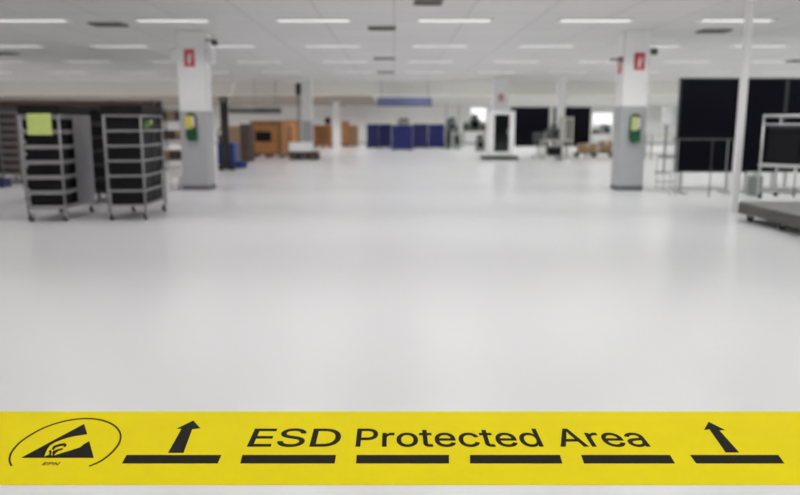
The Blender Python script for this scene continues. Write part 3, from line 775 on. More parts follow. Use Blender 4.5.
c1 = place((31.5, 221.5), (66.5, 221.5))
cart1 = make_cart('shelf_cart', 'grey shelf trolley of black trays with a yellow-green paper on its front', (c1.x, c1.y, 0), R(4), CW, CL, zs1, M['cart_steel'], .05,
                  'wheeled tray trolleys', [(1, -.12, CL / 2)])
fill(cart1, zs1[:-1], CW, CL, 2, 'trolley with the yellow-green paper', 'black trays on the paper trolley', .12)
c2 = place((112.5, 220.8), (145.5, 219.8))
cart2 = make_cart('shelf_cart', 'steel shelf trolley of black trays beside the left-hand column, without paper', (c2.x, c2.y, 0), R(4), CW, CL, zs1, M['cart_steel'], .028,
                  'wheeled tray trolleys')
fill(cart2, zs1[:-1], CW, CL, 2, 'trolley nearest the left-hand column', 'black trays on the trolley by the column', .14)
# wide black trays on the top shelves
for (cart, nm) in ((cart1, 'trolley with the yellow-green paper'), (cart2, 'trolley nearest the left-hand column')):
    mx = Matrix.Translation(cart.location) @ Matrix.Rotation(R(4), 4, 'Z')
    p = mx @ Vector((0, 0, zs1[-1] + .001))
    tt = make_tray('long black tray lying on top of the %s' % nm, CW + .02, CL + .02, .10, M['black'], 'black trays on trolley tops')
    tt.location = p
    tt.rotation_euler.z = R(4)
# paper on the front of cart 1
mx = Matrix.Translation(cart1.location) @ Matrix.Rotation(R(4), 4, 'Z')
pp = MB()
y0 = CL / 2
a, b_ = at_depth(27, 113.5, c1.y - CL / 2), at_depth(52.5, 135, c1.y - CL / 2)
pw, ph = b_.x - a.x, a.z - b_.z
for i in range(6):
    u0, u1 = i / 6, (i + 1) / 6
    pp.span((-pw / 2, -.002 - .004 * math.sin(u0 * 3), -ph / 2 + ph * u0), (pw / 2, -.000 - .004 * math.sin(u0 * 3), -ph / 2 + ph * u1))
po = pp.build('paper_sheet', M['paper'])
tag(po, 'yellow-green paper sheet hung on the front of the left shelf trolley', 'paper', None,
    mx @ Vector(((mx.inverted() @ Vector(((a.x + b_.x) / 2, c1.y - CL / 2, 0))).x, -CL / 2 - .012, (a.z + b_.z) / 2)), R(4))
# green bundle on cart 2's side, near the top
yy = c2.y - CL * .3
p = at_depth(145, 124, yy)
gb = thing('green_bundle', 'small green and white bundle on the upper shelf of the trolley by the column', 'bundle',
           tuple((Matrix.Translation(cart2.location) @ Matrix.Rotation(R(4), 4, 'Z')) @ Vector((CW / 2 + .018, -CL * .36, zs1[-2] + .03))), R(4))
b = MB()
for i in range(9):
    a = random.uniform(-.12, .14)
    b.box((.01 + random.uniform(0, .02), a, random.uniform(.0, .09)), (.02, .07, .05), Matrix.Rotation(random.uniform(-.5, .5), 3, 'X'), .006)
b.build('green_wrap', mat('leaf_green_plastic', (0.12, 0.2, 0.05), .6), gb)
MB().box((.03, .12, .07), (.02, .07, .06), None, .006).build('white_tag', M['paper'], gb)

# dark trolley standing between the two, further back
p = floor_pt(97, 203.5)
zsd = [.2 + .222 * i for i in range(7)]
cd = make_cart('shelf_cart', 'dark trolley with closed sides standing between the two front tray trolleys', (p.x - .07, p.y + .45, 0), R(3), .50, 1.0, zsd, M['board_rim'], .04,
               'wheeled tray trolleys')
for sx in (-1, 1):
    MB().span((sx * .253, -.5, .2), (sx * .265, .5, 1.53)).build('side_panel', M['black'], cd)
fill(cd, zsd[:-1], .50, 1.0, 1, 'dark trolley between the two front ones', 'black trays on the dark trolley', .14)
# grey trolley behind the paper one
p = floor_pt(25, 201)
zsg = [.2 + .2 * i for i in range(7)]
cg = make_cart('shelf_cart', 'grey-sided trolley peeking out behind the left edge of the paper trolley', (p.x + .22, p.y + .5, 0), R(4), .50, 1.0, zsg, M['steel'], .04,
               'wheeled tray trolleys')
for sx in (-1, 1):
    MB().span((sx * .253, -.5, .2), (sx * .262, .5, 1.40)).build('side_panel', M['grey_panel'], cg)
fill(cg, zsg[:-1], .50, 1.0, 1, 'grey-sided trolley behind the paper trolley', 'black trays on the grey-sided trolley', .14)
# far-left racks
zsf = [.22 + .165 * i for i in range(9)]
p = floor_pt(13, 183.5)
cf = make_cart('shelf_cart', 'dark tray trolley standing further back at the left edge of the photo', (p.x - .02, p.y + .5, 0), R(2), .42, 1.0, zsf, M['grey_panel'], .03,
               'wheeled tray trolleys')
fill(cf, zsf[:-1], .42, 1.0, 1, 'dark trolley at the left edge', 'black trays on the left edge trolley', .115, M['card_dark'])
cf2 = make_cart('shelf_cart', 'dark tray trolley cut off by the left edge of the photo', (p.x - .62, p.y + .6, 0), R(2), .42, 1.0, zsf, M['grey_panel'], .03,
                'wheeled tray trolleys')
fill(cf2, zsf[:-1], .42, 1.0, 1, 'trolley cut off by the left photo edge', 'black trays on the cut-off trolley', .115, M['card_dark'])
# blue crate low at the far left
p = floor_pt(6, 186)
t = thing('blue_crate', 'dark blue crate on the floor at the left edge before the dark trolleys', 'crate', (p.x - .05, p.y - .25, 0))
bx = MB()
bx.span((-.22, -.15, 0), (.22, .15, .02)); bx.span((-.22, -.15, .02), (.22, -.135, .15)); bx.span((-.22, .135, .02), (.22, .15, .15))
bx.span((-.22, -.135, .02), (-.205, .135, .15)); bx.span((.205, -.135, .02), (.22, .135, .15))
bx.build('crate_body', M['blue_dark'], t)
rm = MB()
rm.span((-.24, -.17, .15), (.24, -.14, .17)); rm.span((-.24, .14, .15), (.24, .17, .17))
rm.span((-.24, -.14, .15), (-.21, .14, .17)); rm.span((.21, -.14, .15), (.24, .14, .17))
rm.build('rim', M['blue_dark'], t)


# ------------------------------------------------------------ storage boxes, crates and racks at the left
def carton(name, label, x0, x1, ytop, ybase, m, depth=None, cat='crate', group=None, base_z=0, Y=None, kind='carton'):
    Y = Y or floor_pt((x0 + x1) / 2, ybase).y
    a, b_ = x_at(x0, Y), x_at(x1, Y)
    w = b_ - a
    z0 = base_z
    h = top_z(ytop, Y) - z0
    d = depth or w
    t = thing(name, label, cat, ((a + b_) / 2, Y + .002, z0), 0, group)
    if kind == 'carton':
        b = MB()
        b.span((-w / 2, 0, 0), (w / 2, d, h), min(.012, h * .1)).build('box_body', m, t)
        MB().span((-.03, -.002, h * .55), (.03, d + .002, h + .003)).build('sealing_tape', M['pallet'] if m is M['card_dark'] else M['card'], t)
    elif kind == 'crate':
        k = .012
        MB().span((-w / 2, 0, .10), (w / 2, d, h)).build('crate_body', m, t)
        fr = MB()
        for s in (-1, 1):
            fr.span((s * (w / 2 - .09) - .05, -.025, .10), (s * (w / 2 - .09) + .05, 0, h))
        fr.span((-w / 2 + .16, -.025, h - .1), (w / 2 - .16, 0, h))
        fr.span((-w / 2 + .16, -.025, .10), (w / 2 - .16, 0, .2))
        fr.build('batten', M['wood_dark'] if m is M['wood'] else M['wood'], t)
        ru = MB()
        for s in (-1, 0, 1):
            ru.span((s * (w / 2 - .08) - .06, 0, 0), (s * (w / 2 - .08) + .06, d, .10))
        ru.build('runner', M['pallet'], t)
    return t, w, d, h


# rack between trolley and left column
Y = floor_pt(172, 168).y
rk = thing('storage_rack', 'storage rack with dark brown boxes seen between the tray trolley and the left-hand column', 'rack', (x_at(171.5, Y), Y, 0))
rwid = x_at(181, Y) - x_at(160, Y)
rh = top_z(107, Y)
for sx in (-1, 1):
    for yy in (0, .6):
        MB().span((sx * rwid / 2 - .025, yy - .025, 0), (sx * rwid / 2 + .025, yy + .025, rh)).build('upright', M['machine_mid'], rk)
shz = [.25, .85, 1.4, rh - .05]
for z in shz:
    MB().span((-rwid / 2 + .026, -.03, z - .04), (rwid / 2 - .026, .63, z)).build('shelf', M['machine_mid'], rk)
for i, z in enumerate(shz[:3]):
    for k, xx in enumerate((-.29, 0.0, .29)):
        o = MB().span((-.13 * rwid / .85, 0, 0), (.13 * rwid / .85, .5, .26), .01).build('stock_box', M['card_dark'] if (i + k) % 3 else M['card'])
        tag(o, 'dark brown box on the %s shelf from the bottom of the storage rack, %s one' % (ORD[i], ['left', 'middle', 'right'][k]), 'box',
            'boxes on the storage rack', (rk.location.x + xx * rwid / .85, Y + .04, z + .001))
Y = 19.0
a, b_ = x_at(-12, Y), x_at(156, Y)
rk2 = thing('storage_rack', 'long dark storage rack with a closed back, rising behind the tray trolleys', 'rack', ((a + b_) / 2, Y, 0))
w, h = b_ - a, top_z(100, Y)
for k in range(5):
    for yy in (0, .6):
        xx = -w / 2 + w * k / 4
        MB().span((xx - .03, yy - .03, 0), (xx + .03, yy + .03, h)).build('upright', M['machine'], rk2)
for z in (.15, .7, 1.25, h - .22):
    MB().span((-w / 2, -.04, z - .05), (w / 2, .64, z)).build('shelf', M['machine'], rk2)
MB().span((-w / 2, .64, .1), (w / 2, .66, h)).build('back_panel', M['card_dark'], rk2)
MB().span((-w / 2, -.04, h - .16), (w / 2, -.02, h - .02)).build('front_fascia', M['card_dark'], rk2)
p = floor_pt(174, 190)
t = thing('waste_bin', 'small white bin on the floor just left of the left-hand column', 'bin', (p.x, p.y + .15, 0))
MB().cyl((0, 0, 0), (0, 0, .24), .10, .13, 20).build('bin_body', M['white'], t, True)
MB().cyl((0, 0, .24), (0, 0, .255), .137, .137, 20).build('rim', M['lamp_frame'], t)

# pallet stacker
Y = floor_pt(227, 170.5).y
t = thing('pallet_stacker', 'blue pallet stacker with a tall dark mast behind the left-hand column', 'stacker', (x_at(226, Y), Y, 0), R(0))
s = Y / F
MB().span((-.26, 0, .12), (.22, .7, .78), .06).build('body', M['blue_lift'], t)
MB().span((-.24, .02, .04), (.20, .65, .12)).build('chassis', M['mast'], t)
for sx in (-.07, .07):
    MB().span((sx - .03, -.10, .12), (sx + .035, -.01, top_z(99, Y))).build('mast_rail', M['mast'], t)
MB().span((-.065, -.07, .14), (.065, -.04, top_z(99, Y) - .07)).build('mast_plate', M['mast'], t)
MB().span((-.13, -.09, top_z(99, Y)), (.13, -.02, top_z(99, Y) + .05)).build('mast_head', M['mast'], t)
for yy in (.1, .5):
    MB().span((.22, yy, .05), (.46, yy + .14, .24), .02).build('fork', M['blue_lift'], t)
MB().cyl((-.2, -.03, .09), (-.12, -.03, .09), .09, n=18).build('wheel', M['rubber'], t)
MB().cyl((.14, -.03, .09), (.20, -.03, .09), .09, n=18).build('wheel', M['rubber'], t)
MB().path([(-.18, .1, .75), (-.22, .0, 1.05), (-.12, -.02, 1.2)], .022).build('tiller_handle', M['mast'], t)
MB().span((-.25, .1, .78), (-.05, .5, 1.0), .03).build('control_housing', M['machine_mid'], t)

# dark stack of cartons on a pallet, big crate etc
carton('carton_stack', 'tall dark brown wrapped load on the floor between stacker and plywood crate', 240, 250, 124, 162, M['card_dark'], .8, 'load')
cr, w, d, h = carton('plywood_crate', 'large orange plywood crate with a black slot, right of the pallet stacker', 250.5, 282, 122, 157.5, M['wood'], 1.2, 'crate', 'plywood crates', kind='crate')
Y = cr.location.y
sl0, sl1 = at_depth(255.5, 131.5, Y), at_depth(271.5, 141.5, Y)
MB().span((sl0.x - cr.location.x, -.03, sl1.z), (sl1.x - cr.location.x, -.001, sl0.z)).build('slot_opening', M['hole'], cr)
MB().span((-w / 2 - .02, -.03, h), (w / 2 + .02, d + .02, h + .05)).build('lid', M['wood_dark'], cr)
carton('plywood_crate', 'narrow dark orange plywood crate just right of the large slotted crate', 282.5, 290, 126, 155.5, M['wood_dark'], .6, 'crate', 'plywood crates', kind='crate')
carton('plywood_crate', 'plywood crate standing behind the narrow dark orange crate, left of the far column', 284, 299, 120, 149, M['wood'], 1.0, 'crate', 'plywood crates', kind='crate')
carton('plywood_crate', 'brown plywood crate right of the far white column', 313.5, 331, 125, 147.5, M['wood_dark'], 1.0, 'crate', 'plywood crates', kind='crate')
carton('plywood_crate', 'tall narrow orange crate just right of the slim far column', 341.5, 349, 121, 146.5, M['wood'], .6, 'crate', 'plywood crates', kind='crate')
carton('carton', 'brown carton between the narrow orange crate and the blue bins', 349.5, 358, 125.5, 146.3, M['card'], .8, 'carton')
carton('carton', 'tan carton half hidden behind the pallet stacker mast', 228.5, 239.5, 126, 160, M['card'], .6, 'carton')
# monitor on the brown crate
Y = floor_pt(322, 147.5).y + .4
z0 = top_z(125, floor_pt(322, 147.5).y)
t = thing('monitor', 'black monitor standing on the brown crate beside the far white column', 'monitor', (x_at(328, Y), Y, z0 + .002))
s = Y / F
MB().span((-.12, -.08, 0), (.12, .08, .02)).build('stand_base', M['black'], t)
MB().span((-.02, 0, .02), (.02, .03, .14)).build('stand_neck', M['black'], t)
MB().span((-.17, -.025, .07), (.17, .015, .42), .02).build('screen', M['black'], t)

# white carton on dark pallet
Y = floor_pt(302, 160).y
t = thing('pallet', 'low dark pallet under the white carton in front of the far column', 'pallet', (x_at(303, Y), Y, 0))
pw = x_at(317, Y) - x_at(288.5, Y)
b = MB()
for i in range(5):
    b.span((-pw / 2, .02 + i * .19, .25), (pw / 2, .02 + i * .19 + .14, .30))
b.build('deck_board', M['pallet'], t)
b = MB()
for i in (-1, 0, 1):
    b.span((i * (pw / 2 - .14) - .14, .02, 0), (i * (pw / 2 - .14) + .14, .92, .25))
b.build('runner', M['pallet'], t)
a, b_ = x_at(288.5, Y + .05), x_at(311, Y + .05)
o = thing('white_carton', 'white carton lying on the low dark pallet by the far column', 'carton', ((a + b_) / 2, Y + .05, .302))
hh = top_z(142.5, Y) - .322
MB().span((-(b_ - a) / 2, 0, 0), ((b_ - a) / 2, .7, hh), .02).build('carton_body', M['white'], o)
MB().span((-(b_ - a) / 2 - .01, -.01, hh), ((b_ - a) / 2 + .01, .71, hh + .02)).build('lid', M['white'], o)

# black gadget pole by the far column
Y = FCY - .3
t = thing('wall_post', 'thin dark post rising just left of the far white column', 'post', (x_at(299.5, Y), Y, 0))
MB().cyl((0, 0, 0), (0, 0, top_z(83, Y) - .45), .05).build('pole', M['machine_mid'], t)
MB().span((-.09, -.09, top_z(83, Y) - .45), (.09, .09, top_z(83, Y)), .02).build('beacon', M['black'], t)
MB().span((-.12, -.12, 0), (.12, .12, .03)).build('base_plate', M['machine_mid'], t)

# hanging dark duct
Y = 29.0
a, b_ = at_depth(229, 107, Y), at_depth(281, 113.5, Y)
t = thing('hanging_duct', 'long dark duct hanging above the plywood crates', 'duct', ((a.x + b_.x) / 2, Y, (a.z + b_.z) / 2))
L = b_.x - a.x
MB().cyl((-L / 2, 0, 0), (L / 2, 0, 0), .12, n=20).build('duct_tube', M['machine'], t, True)
for sx in (-.4, 0, .4):
    MB().cyl((sx * L, 0, .11), (sx * L, 0, CEIL - t.location.z - .002), .012, n=8).build('hanger', M['machine_mid'], t)

# blue panel hanging above the blue bins
Y = 29.4
a, b_ = at_depth(377, 97.5, Y), at_depth(432, 106.5, Y)
t = thing('hanging_sign', 'long blank grey-blue sign hanging above the blue bins', 'sign', ((a.x + b_.x) / 2, Y, (a.z + b_.z) / 2))
MB().span((-(b_.x - a.x) / 2, -.04, -(a.z - b_.z) / 2), ((b_.x - a.x) / 2, .04, (a.z - b_.z) / 2), .01).build('sign_board', M['blue_sign'], t)
for sx in (-.42, .42):
    MB().cyl((sx * (b_.x - a.x), 0, (a.z - b_.z) / 2), (sx * (b_.x - a.x), 0, CEIL - t.location.z - .002), .012, n=8).build('hanger', M['machine_mid'], t)


# ------------------------------------------------------------ blue bins
def blue_bin(label, x0, x1, ytop, ybase, m):
    Y = floor_pt((x0 + x1) / 2, ybase).y
    a, b_ = x_at(x0, Y), x_at(x1, Y)
    w, h = b_ - a, top_z(ytop, Y)
    t = thing('blue_bin', label, 'bin', ((a + b_) / 2, Y, 0), 0, 'tall blue bins in the centre')
    d = .8
    b = MB()
    b.span((-w / 2, 0, .05), (w / 2, d, .16))
    b.span((-w / 2, 0, .16), (w / 2, .03, h))
    b.span((-w / 2, d - .03, .16), (w / 2, d, h))
    b.span((-w / 2, .03, .16), (-w / 2 + .03, d - .03, h))
    b.span((w / 2 - .03, .03, .16), (w / 2, d - .03, h))
    b.build('bin_body', m, t)
    rb = MB()
    for k in (-.3, 0, .3):
        rb.span((k * w - .03, -.02, .16), (k * w + .03, 0, h - .08))
    rb.span((-w / 2, -.02, h - .08), (w / 2, 0, h))
    rb.build('rib', M['blue'], t)
    for sx in (-1, 1):
        for yy in (.06, d - .16):
            MB().span((sx * (w / 2 - .08) - .06, yy, 0), (sx * (w / 2 - .08) + .06, yy + .1, .05)).build('foot', M['blue_dark'], t)
    return t


blue_bin('tall blue bin at the left end of the row of blue bins', 366.8, 378.8, 124, 148.4, M['blue_dark'])
blue_bin('tall blue bin, second from the left end of the row', 379.2, 391.4, 124, 148.2, M['blue_dark'])
blue_bin('bright blue bin in the middle of the row, standing slightly forward', 391.9, 412.4, 125, 150.4, M['blue'])
blue_bin('dark blue bin, second from the right end of the row', 412.9, 427.6, 123.8, 148.4, M['blue_dark'])
blue_bin('tall blue bin at the right end of the row of blue bins', 428.7, 444.6, 124.2, 148.4, M['blue'])
Y = floor_pt(402, 149.6).y + 1.4
t = thing('grey_drum', 'rounded grey drum showing just above the middle blue bin', 'drum', (x_at(403.5, Y), Y, 0))
hz = top_z(118, Y)
MB().cyl((0, 0, 0), (0, 0, hz - .12), .33, n=24).build('drum_body', M['machine_mid'], t, True)
MB().cyl((0, 0, hz - .12), (0, 0, hz), .33, .2, 24).build('drum_lid', M['machine'], t)


# ------------------------------------------------------------ far benches and machines, centre right
def workbench(label, x0, x1, ytop, ybase, upright=None, top_m=None, group='grey workbenches'):
    Y = floor_pt((x0 + x1) / 2, ybase).y
    a, b_ = x_at(x0, Y), x_at(x1, Y)
    w, h, d = b_ - a, top_z(ytop, Y), .75
    t = thing('workbench', label, 'workbench', ((a + b_) / 2, Y, 0), 0, group)
    MB().span((-w / 2, 0, h - .05), (w / 2, d, h), .006).build('table_top', top_m or M['bench_top'], t)
    for sx in (-1, 1):
        for yy in (.03, d - .08):
            MB().span((sx * (w / 2 - .04) - .03, yy, 0), (sx * (w / 2 - .04) + .03, yy + .05, h - .05)).build('leg', M['bench'], t)
    MB().span((-w / 2 + .06, d - .08, .15), (w / 2 - .06, d - .05, .21)).build('stretcher', M['bench'], t)
    if upright:
        uz = top_z(upright, Y)
        for sx in (-1, 1):
            MB().span((sx * (w / 2 - .04) - .03, d - .07, h), (sx * (w / 2 - .04) + .03, d - .02, uz)).build('upright', M['bench'], t)
        MB().span((-w / 2, d - .35, uz), (w / 2, d, uz + .04)).build('top_rail', M['bench'], t)
    return t, Y, w, h


def machine(label, x0, x1, ytop, Y, z0, m, name='test_machine', group=None):
    a, b_ = x_at(x0, Y), x_at(x1, Y)
    w, h = b_ - a, top_z(ytop, Y) - z0
    t = thing(name, label, 'machine', ((a + b_) / 2, Y, z0 + .001), 0, group)
    MB().span((-w / 2, 0, 0), (w / 2, .5, h * .72), .02).build('housing', m, t)
    MB().span((-w * .34, .1, h * .72), (w * .30, .42, h), .03).build('head', M['machine'], t)
    MB().span((-w * .3, -.012, h * .2), (w * .3, 0, h * .6)).build('front_panel', M['glass'], t)
    return t


wb, Y, w, h = workbench('grey workbench right beside the row of blue bins', 446, 460, 133, 146.5, 101)
machine('dark grey machine on the workbench next to the blue bins', 447.5, 457, 117.5, Y + .12, h, M['machine_mid'])
wb, Y, w, h = workbench('grey workbench between the blue bins and the black-fronted cabinet', 463, 486, 131, 148, None)
machine('tall dark machine on the workbench left of the black-fronted cabinet', 470, 480, 114.5, Y + .12, h, M['machine'])
machine('small grey machine at the left end of the workbench by the cabinet', 463.5, 469.3, 122, Y + .12, h, M['machine_mid'])
machine('low grey machine on the workbench touching the black-fronted cabinet', 480.5, 485.8, 123, Y + .12, h, M['machine_mid'])

machine('tall slim dark machine on the floor just right of the blue bins', 446, 451.5, 119, floor_pt(449, 149).y, 0, M['machine'])
machine('grey machine on the floor before the bench next to the blue bins', 453, 461, 126, floor_pt(457, 149.5).y, 0, M['machine_mid'])
machine('low dark machine on the floor before the bench left of the cabinet', 476, 485, 135, floor_pt(480, 151).y, 0, M['machine_mid'])

# white cabinet with black front
Y = floor_pt(502, 160).y
a, b_ = x_at(488.5, Y), x_at(514.5, Y)
w, h = b_ - a, top_z(111, Y)
t = thing('machine_cabinet', 'tall white machine cabinet with a black glass front in front of the far column', 'cabinet', ((a + b_) / 2, Y, 0))
b = MB()
b.span((-w / 2, 0, .16), (-w / 2 + .2, .9, h)); b.span((w / 2 - .2, 0, .16), (w / 2, .9, h))
b.span((-w / 2 + .2, 0, .16), (w / 2 - .2, .9, .3)); b.span((-w / 2 + .2, 0, h - .12), (w / 2 - .2, .9, h))
b.span((-w / 2 + .2, .3, .3), (w / 2 - .2, .9, h - .12))
b.build('cabinet_body', M['white'], t)
dr = MB().span((-w / 2 + .2, .02, .3), (w / 2 - .2, .06, h - .12)).build('door', M['glass'], t)
MB().span((w / 2 - .26, -.02, .9), (w / 2 - .23, .02, 1.15)).build('handle', M['steel'], dr)
MB().prism([(-w / 2 - .16, -.12), (w / 2 + .14, -.12), (w / 2 + .14, .95), (-w / 2 - .16, .95)], 0.0, .13).build('plinth', M['platform_edge'], t)


# ------------------------------------------------------------ black partition boards
def board(label, p0, p1, z0, z1, group, name='partition_board'):
    """free-standing black board from floor point p0 to p1"""
    p0, p1 = Vector(p0), Vector(p1)
    d = p1 - p0
    w = d.length
    t = thing(name, label, 'partition', (p0 + p1) / 2, math.atan2(d.y, d.x), group)
    MB().span((-w / 2 + .03, -.02, z0 + .03), (w / 2 - .03, .02, z1 - .03)).build('panel', M['fabric'], t)
    b = MB()
    b.span((-w / 2, -.028, z0), (w / 2, .028, z0 + .03)); b.span((-w / 2, -.028, z1 - .03), (w / 2, .028, z1))
    b.span((-w / 2, -.028, z0 + .03), (-w / 2 + .03, .028, z1 - .03)); b.span((w / 2 - .03, -.028, z0 + .03), (w / 2, .028, z1 - .03))
    b.build('board_frame', M['board_rim'], t)
    for sx in (-1, 1):
        l = MB()
        l.span((sx * (w / 2 - .12) - .02, -.02, .04), (sx * (w / 2 - .12) + .02, .02, z0))
        l.span((sx * (w / 2 - .12) - .025, -.28, 0), (sx * (w / 2 - .12) + .025, .28, .04))
        l.build('foot', M['bench'], t)
    return t


G = 'black partition boards'
BY = floor_pt(700, 193).y
bz0, bz1 = top_z(172, BY), top_z(78, BY)
x0 = (x_at(677, BY, 1.2)); x1 = x_at(737, BY, 1.2)
board('large black partition board between the right-hand column and the white pole', (x0, BY, 0), (x1, BY, 0), bz0, bz1, G)
x2 = x_at(743, BY, 1.2); x3 = x_at(783, BY, 1.2)
board('black partition board just right of the white pole, behind the steel trolley', (x2, BY, 0), (x3, BY, 0), bz0, bz1, G)
board('black partition board at the right edge of the photo', (x3 + .015, BY + .02, 0), (x3 + 1.3, BY + .02, 0), bz0, bz1, G)
FY = 29.7
fz0, fz1 = .42, top_z(107, FY)
fb = [(510, 549, 'wide far black board right of the black-fronted cabinet'), (553, 562, 'narrow far black board partly hidden by the white column'),
      (563.5, 590, 'far black board at the right of the white column, left of the brown cartons')]
for (a, b_, lab) in fb:
    board(lab, (x_at(a, FY, 1.2), FY, 0), (x_at(b_, FY, 1.2), FY, 0), fz0 - .02, fz1, 'far black partition boards')
# far bench with upright frame in front of those boards
Y = floor_pt(556, 160).y
a, b_ = x_at(544, Y), x_at(573, Y)
w, h = b_ - a, top_z(140, Y)
t = thing('workbench', 'pale workbench with a tall frame at its right end before the far black boards', 'workbench', ((a + b_) / 2, Y, 0), 0, 'grey workbenches')
MB().span((-w / 2, 0, h - .05), (w / 2, .75, h)).build('table_top', M['bench_top'], t)
for sx in (-1, 1):
    for yy in (.02, .68):
        MB().span((sx * (w / 2 - .03) - .03, yy, 0), (sx * (w / 2 - .03) + .03, yy + .05, h - .05)).build('leg', M['bench_top'], t)
uz = top_z(118.5, Y)
for xx in (w / 2 - .04, w / 2 - .32):
    for yy in (.02, .68):
        MB().span((xx - .03, yy, h), (xx + .03, yy + .05, uz)).build('upright', M['bench_top'], t)
MB().span((w / 2 - .36, .0, uz), (w / 2, .75, uz + .05)).build('top_rail', M['bench_top'], t)
MB().span((-w / 2 + .05, .05, .12), (w / 2 - .05, .7, .16)).build('lower_shelf', M['bench'], t)
lx, lY = t.location.x, Y
o = thing('black_case', 'black case on the lower shelf of the pale framed workbench', 'case', (lx - .12, Y + .15, .162))
MB().span((-.2, 0, 0), (.28, .45, .32), .03).build('case_body', M['black'], o)
MB().path([(-.06, -.02, .28), (-.06, -.05, .3), (.14, -.05, .3), (.14, -.02, .28)], .012).build('handle', M['machine_mid'], o)
machine('dark machine standing on the left part of the pale framed workbench', 550.5, 559.5, 124, Y + .2, h, M['machine'])
machine('grey machine at the left end of the pale framed workbench', 545.5, 549.5, 130, Y + .2, h, M['machine_mid'])

# chair left of the framed bench
Y = floor_pt(539, 158).y
t = thing('office_chair', 'small dark grey chair left of the pale framed workbench', 'chair', (x_at(538, Y), Y, 0))
MB().span((-.19, -.19, .45), (.19, .19, .52), .03).build('seat', M['machine'], t)
MB().span((-.18, .17, .6), (.18, .22, .98), .03).build('backrest', M['machine'], t)
MB().cyl((0, 0, .08), (0, 0, .45), .025).build('gas_post', M['machine_mid'], t)
for k in range(5):
    a = k * 2 * PI / 5
    MB().cyl((0, 0, .08), (.24 * math.cos(a), .24 * math.sin(a), .03), .02).build('foot', M['machine_mid'], t)
MB().span((-.02, .18, .49), (.02, .22, .62)).build('back_bracket', M['machine_mid'], t)

# brown carton platform to the left of the right column
Y = floor_pt(597, 157).y - .35
t = thing('pallet', 'long brown pallet on the floor left of the right-hand column', 'pallet', (x_at(596, Y), Y, 0), R(-6))
w = x_at(614, Y) - x_at(575, Y)
b = MB()
for i in range(4):
    b.span((-w / 2, .02 + i * .19, .14), (w / 2, .16 + i * .19, .18))
b.build('deck_board', M['card_dark'], t)
b = MB()
for i in (-1, 0, 1):
    b.span((i * (w / 2 - .08) - .06, .02, 0), (i * (w / 2 - .08) + .06, .73, .14))
b.build('runner', M['pallet'], t)
t0 = t
for (a, b_, lab, zt, m) in ((578, 598, 'brown carton on the long pallet, under the far black board', 143.5, M['card']),
                            (600, 613, 'brown carton on the long pallet nearest the right-hand column', 141, M['card'])):
    Yc = Y + .1
    xa, xb = x_at(a, Yc), x_at(b_, Yc)
    hz = top_z(zt, Yc) - .182
    o = thing('carton', lab, 'carton', ((xa + xb) / 2, Yc, .182), R(-6), 'brown cartons on the long pallet')
    MB().span((-(xb - xa) / 2 + .03, 0, 0), ((xb - xa) / 2 - .03, .5, hz), .015).build('box_body', m, o)
    MB().span((-.04, -.003, hz * .6), (.04, .503, hz + .003)).build('sealing_tape', M['bench_top'], o)
wb, Yw, w, h = workbench('grey workbench behind the brown cartons left of the right-hand column', 592, 614, 134, 149.5, None)
machine('grey machine on the bench behind the cartons, by the right-hand column', 601, 611, 124, Yw + .12, h, M['machine_mid'])
machine('small dark machine on the bench behind the cartons, next to the far black board', 593, 600, 129, Yw + .12, h, M['machine'])

# right of the right column: paper roll stand and bench
Y = 19.5
t = thing('roll_stand', 'stand with a white paper roll just right of the right-hand column', 'stand', (x_at(665, Y), Y, 0))
z0, z1 = top_z(125, Y), top_z(106, Y)
MB().cyl((0, 0, z0), (0, 0, z1), .14, n=24).build('paper_roll', M['white'], t, True)
MB().cyl((0, 0, .03), (0, 0, z0), .03).build('stem', M['machine_mid'], t)
MB().cyl((0, 0, 0), (0, 0, .03), .24, n=24).build('base_plate', M['machine_mid'], t)
wb, Yw, w, h = workbench('grey workbench behind the large black board, right of the right-hand column', 651, 690, 134, 160, None)

# low steel rail tables in front of and under the black boards
def rail_table(label, x0, x1, ytop, ybase, d=.5, mids=(), m=None):
    Y = floor_pt((x0 + x1) / 2, ybase).y
    a, b_ = x_at(x0, Y), x_at(x1, Y)
    w, h = b_ - a, top_z(ytop, Y)
    t = thing('steel_stand', label, 'stand', ((a + b_) / 2, Y, 0), 0, 'thin steel stands by the black boards')
    m = m or M['steel']
    r = .006
    f = MB()
    f.span((-w / 2, -r, h - .03), (w / 2, r, h)); f.span((-w / 2, d - r, h - .03), (w / 2, d + r, h))
    f.span((-w / 2 - r, 0, h - .03), (-w / 2 + r, d, h)); f.span((w / 2 - r, 0, h - .03), (w / 2 + r, d, h))
    f.build('top_rail', m, t)
    for sx in (-1, 1):
        for yy in (0, d):
            MB().span((sx * w / 2 - r, yy - r, 0), (sx * w / 2 + r, yy + r, h - .03)).build('leg', M['steel'], t)
    for k in mids:
        MB().span((k * w - r, -r, 0), (k * w + r, r, h - .03)).build('middle_leg', m, t)
    MB().span((-w / 2, d - r, .12), (w / 2, d + r, .145)).build('lower_rail', M['steel'], t)
    return t


M['rail_dark'] = mat('dull_steel', (0.10, 0.10, 0.10), .5, .3)
rail_table('long thin steel stand before the large black board, left of the white pole', 677, 733, 138.5, 197, .25, (.11,), M['rail_dark'])
rail_table('short low steel stand poking out left of the large black board', 665, 684, 156.5, 190, .4, (), M['steel'])

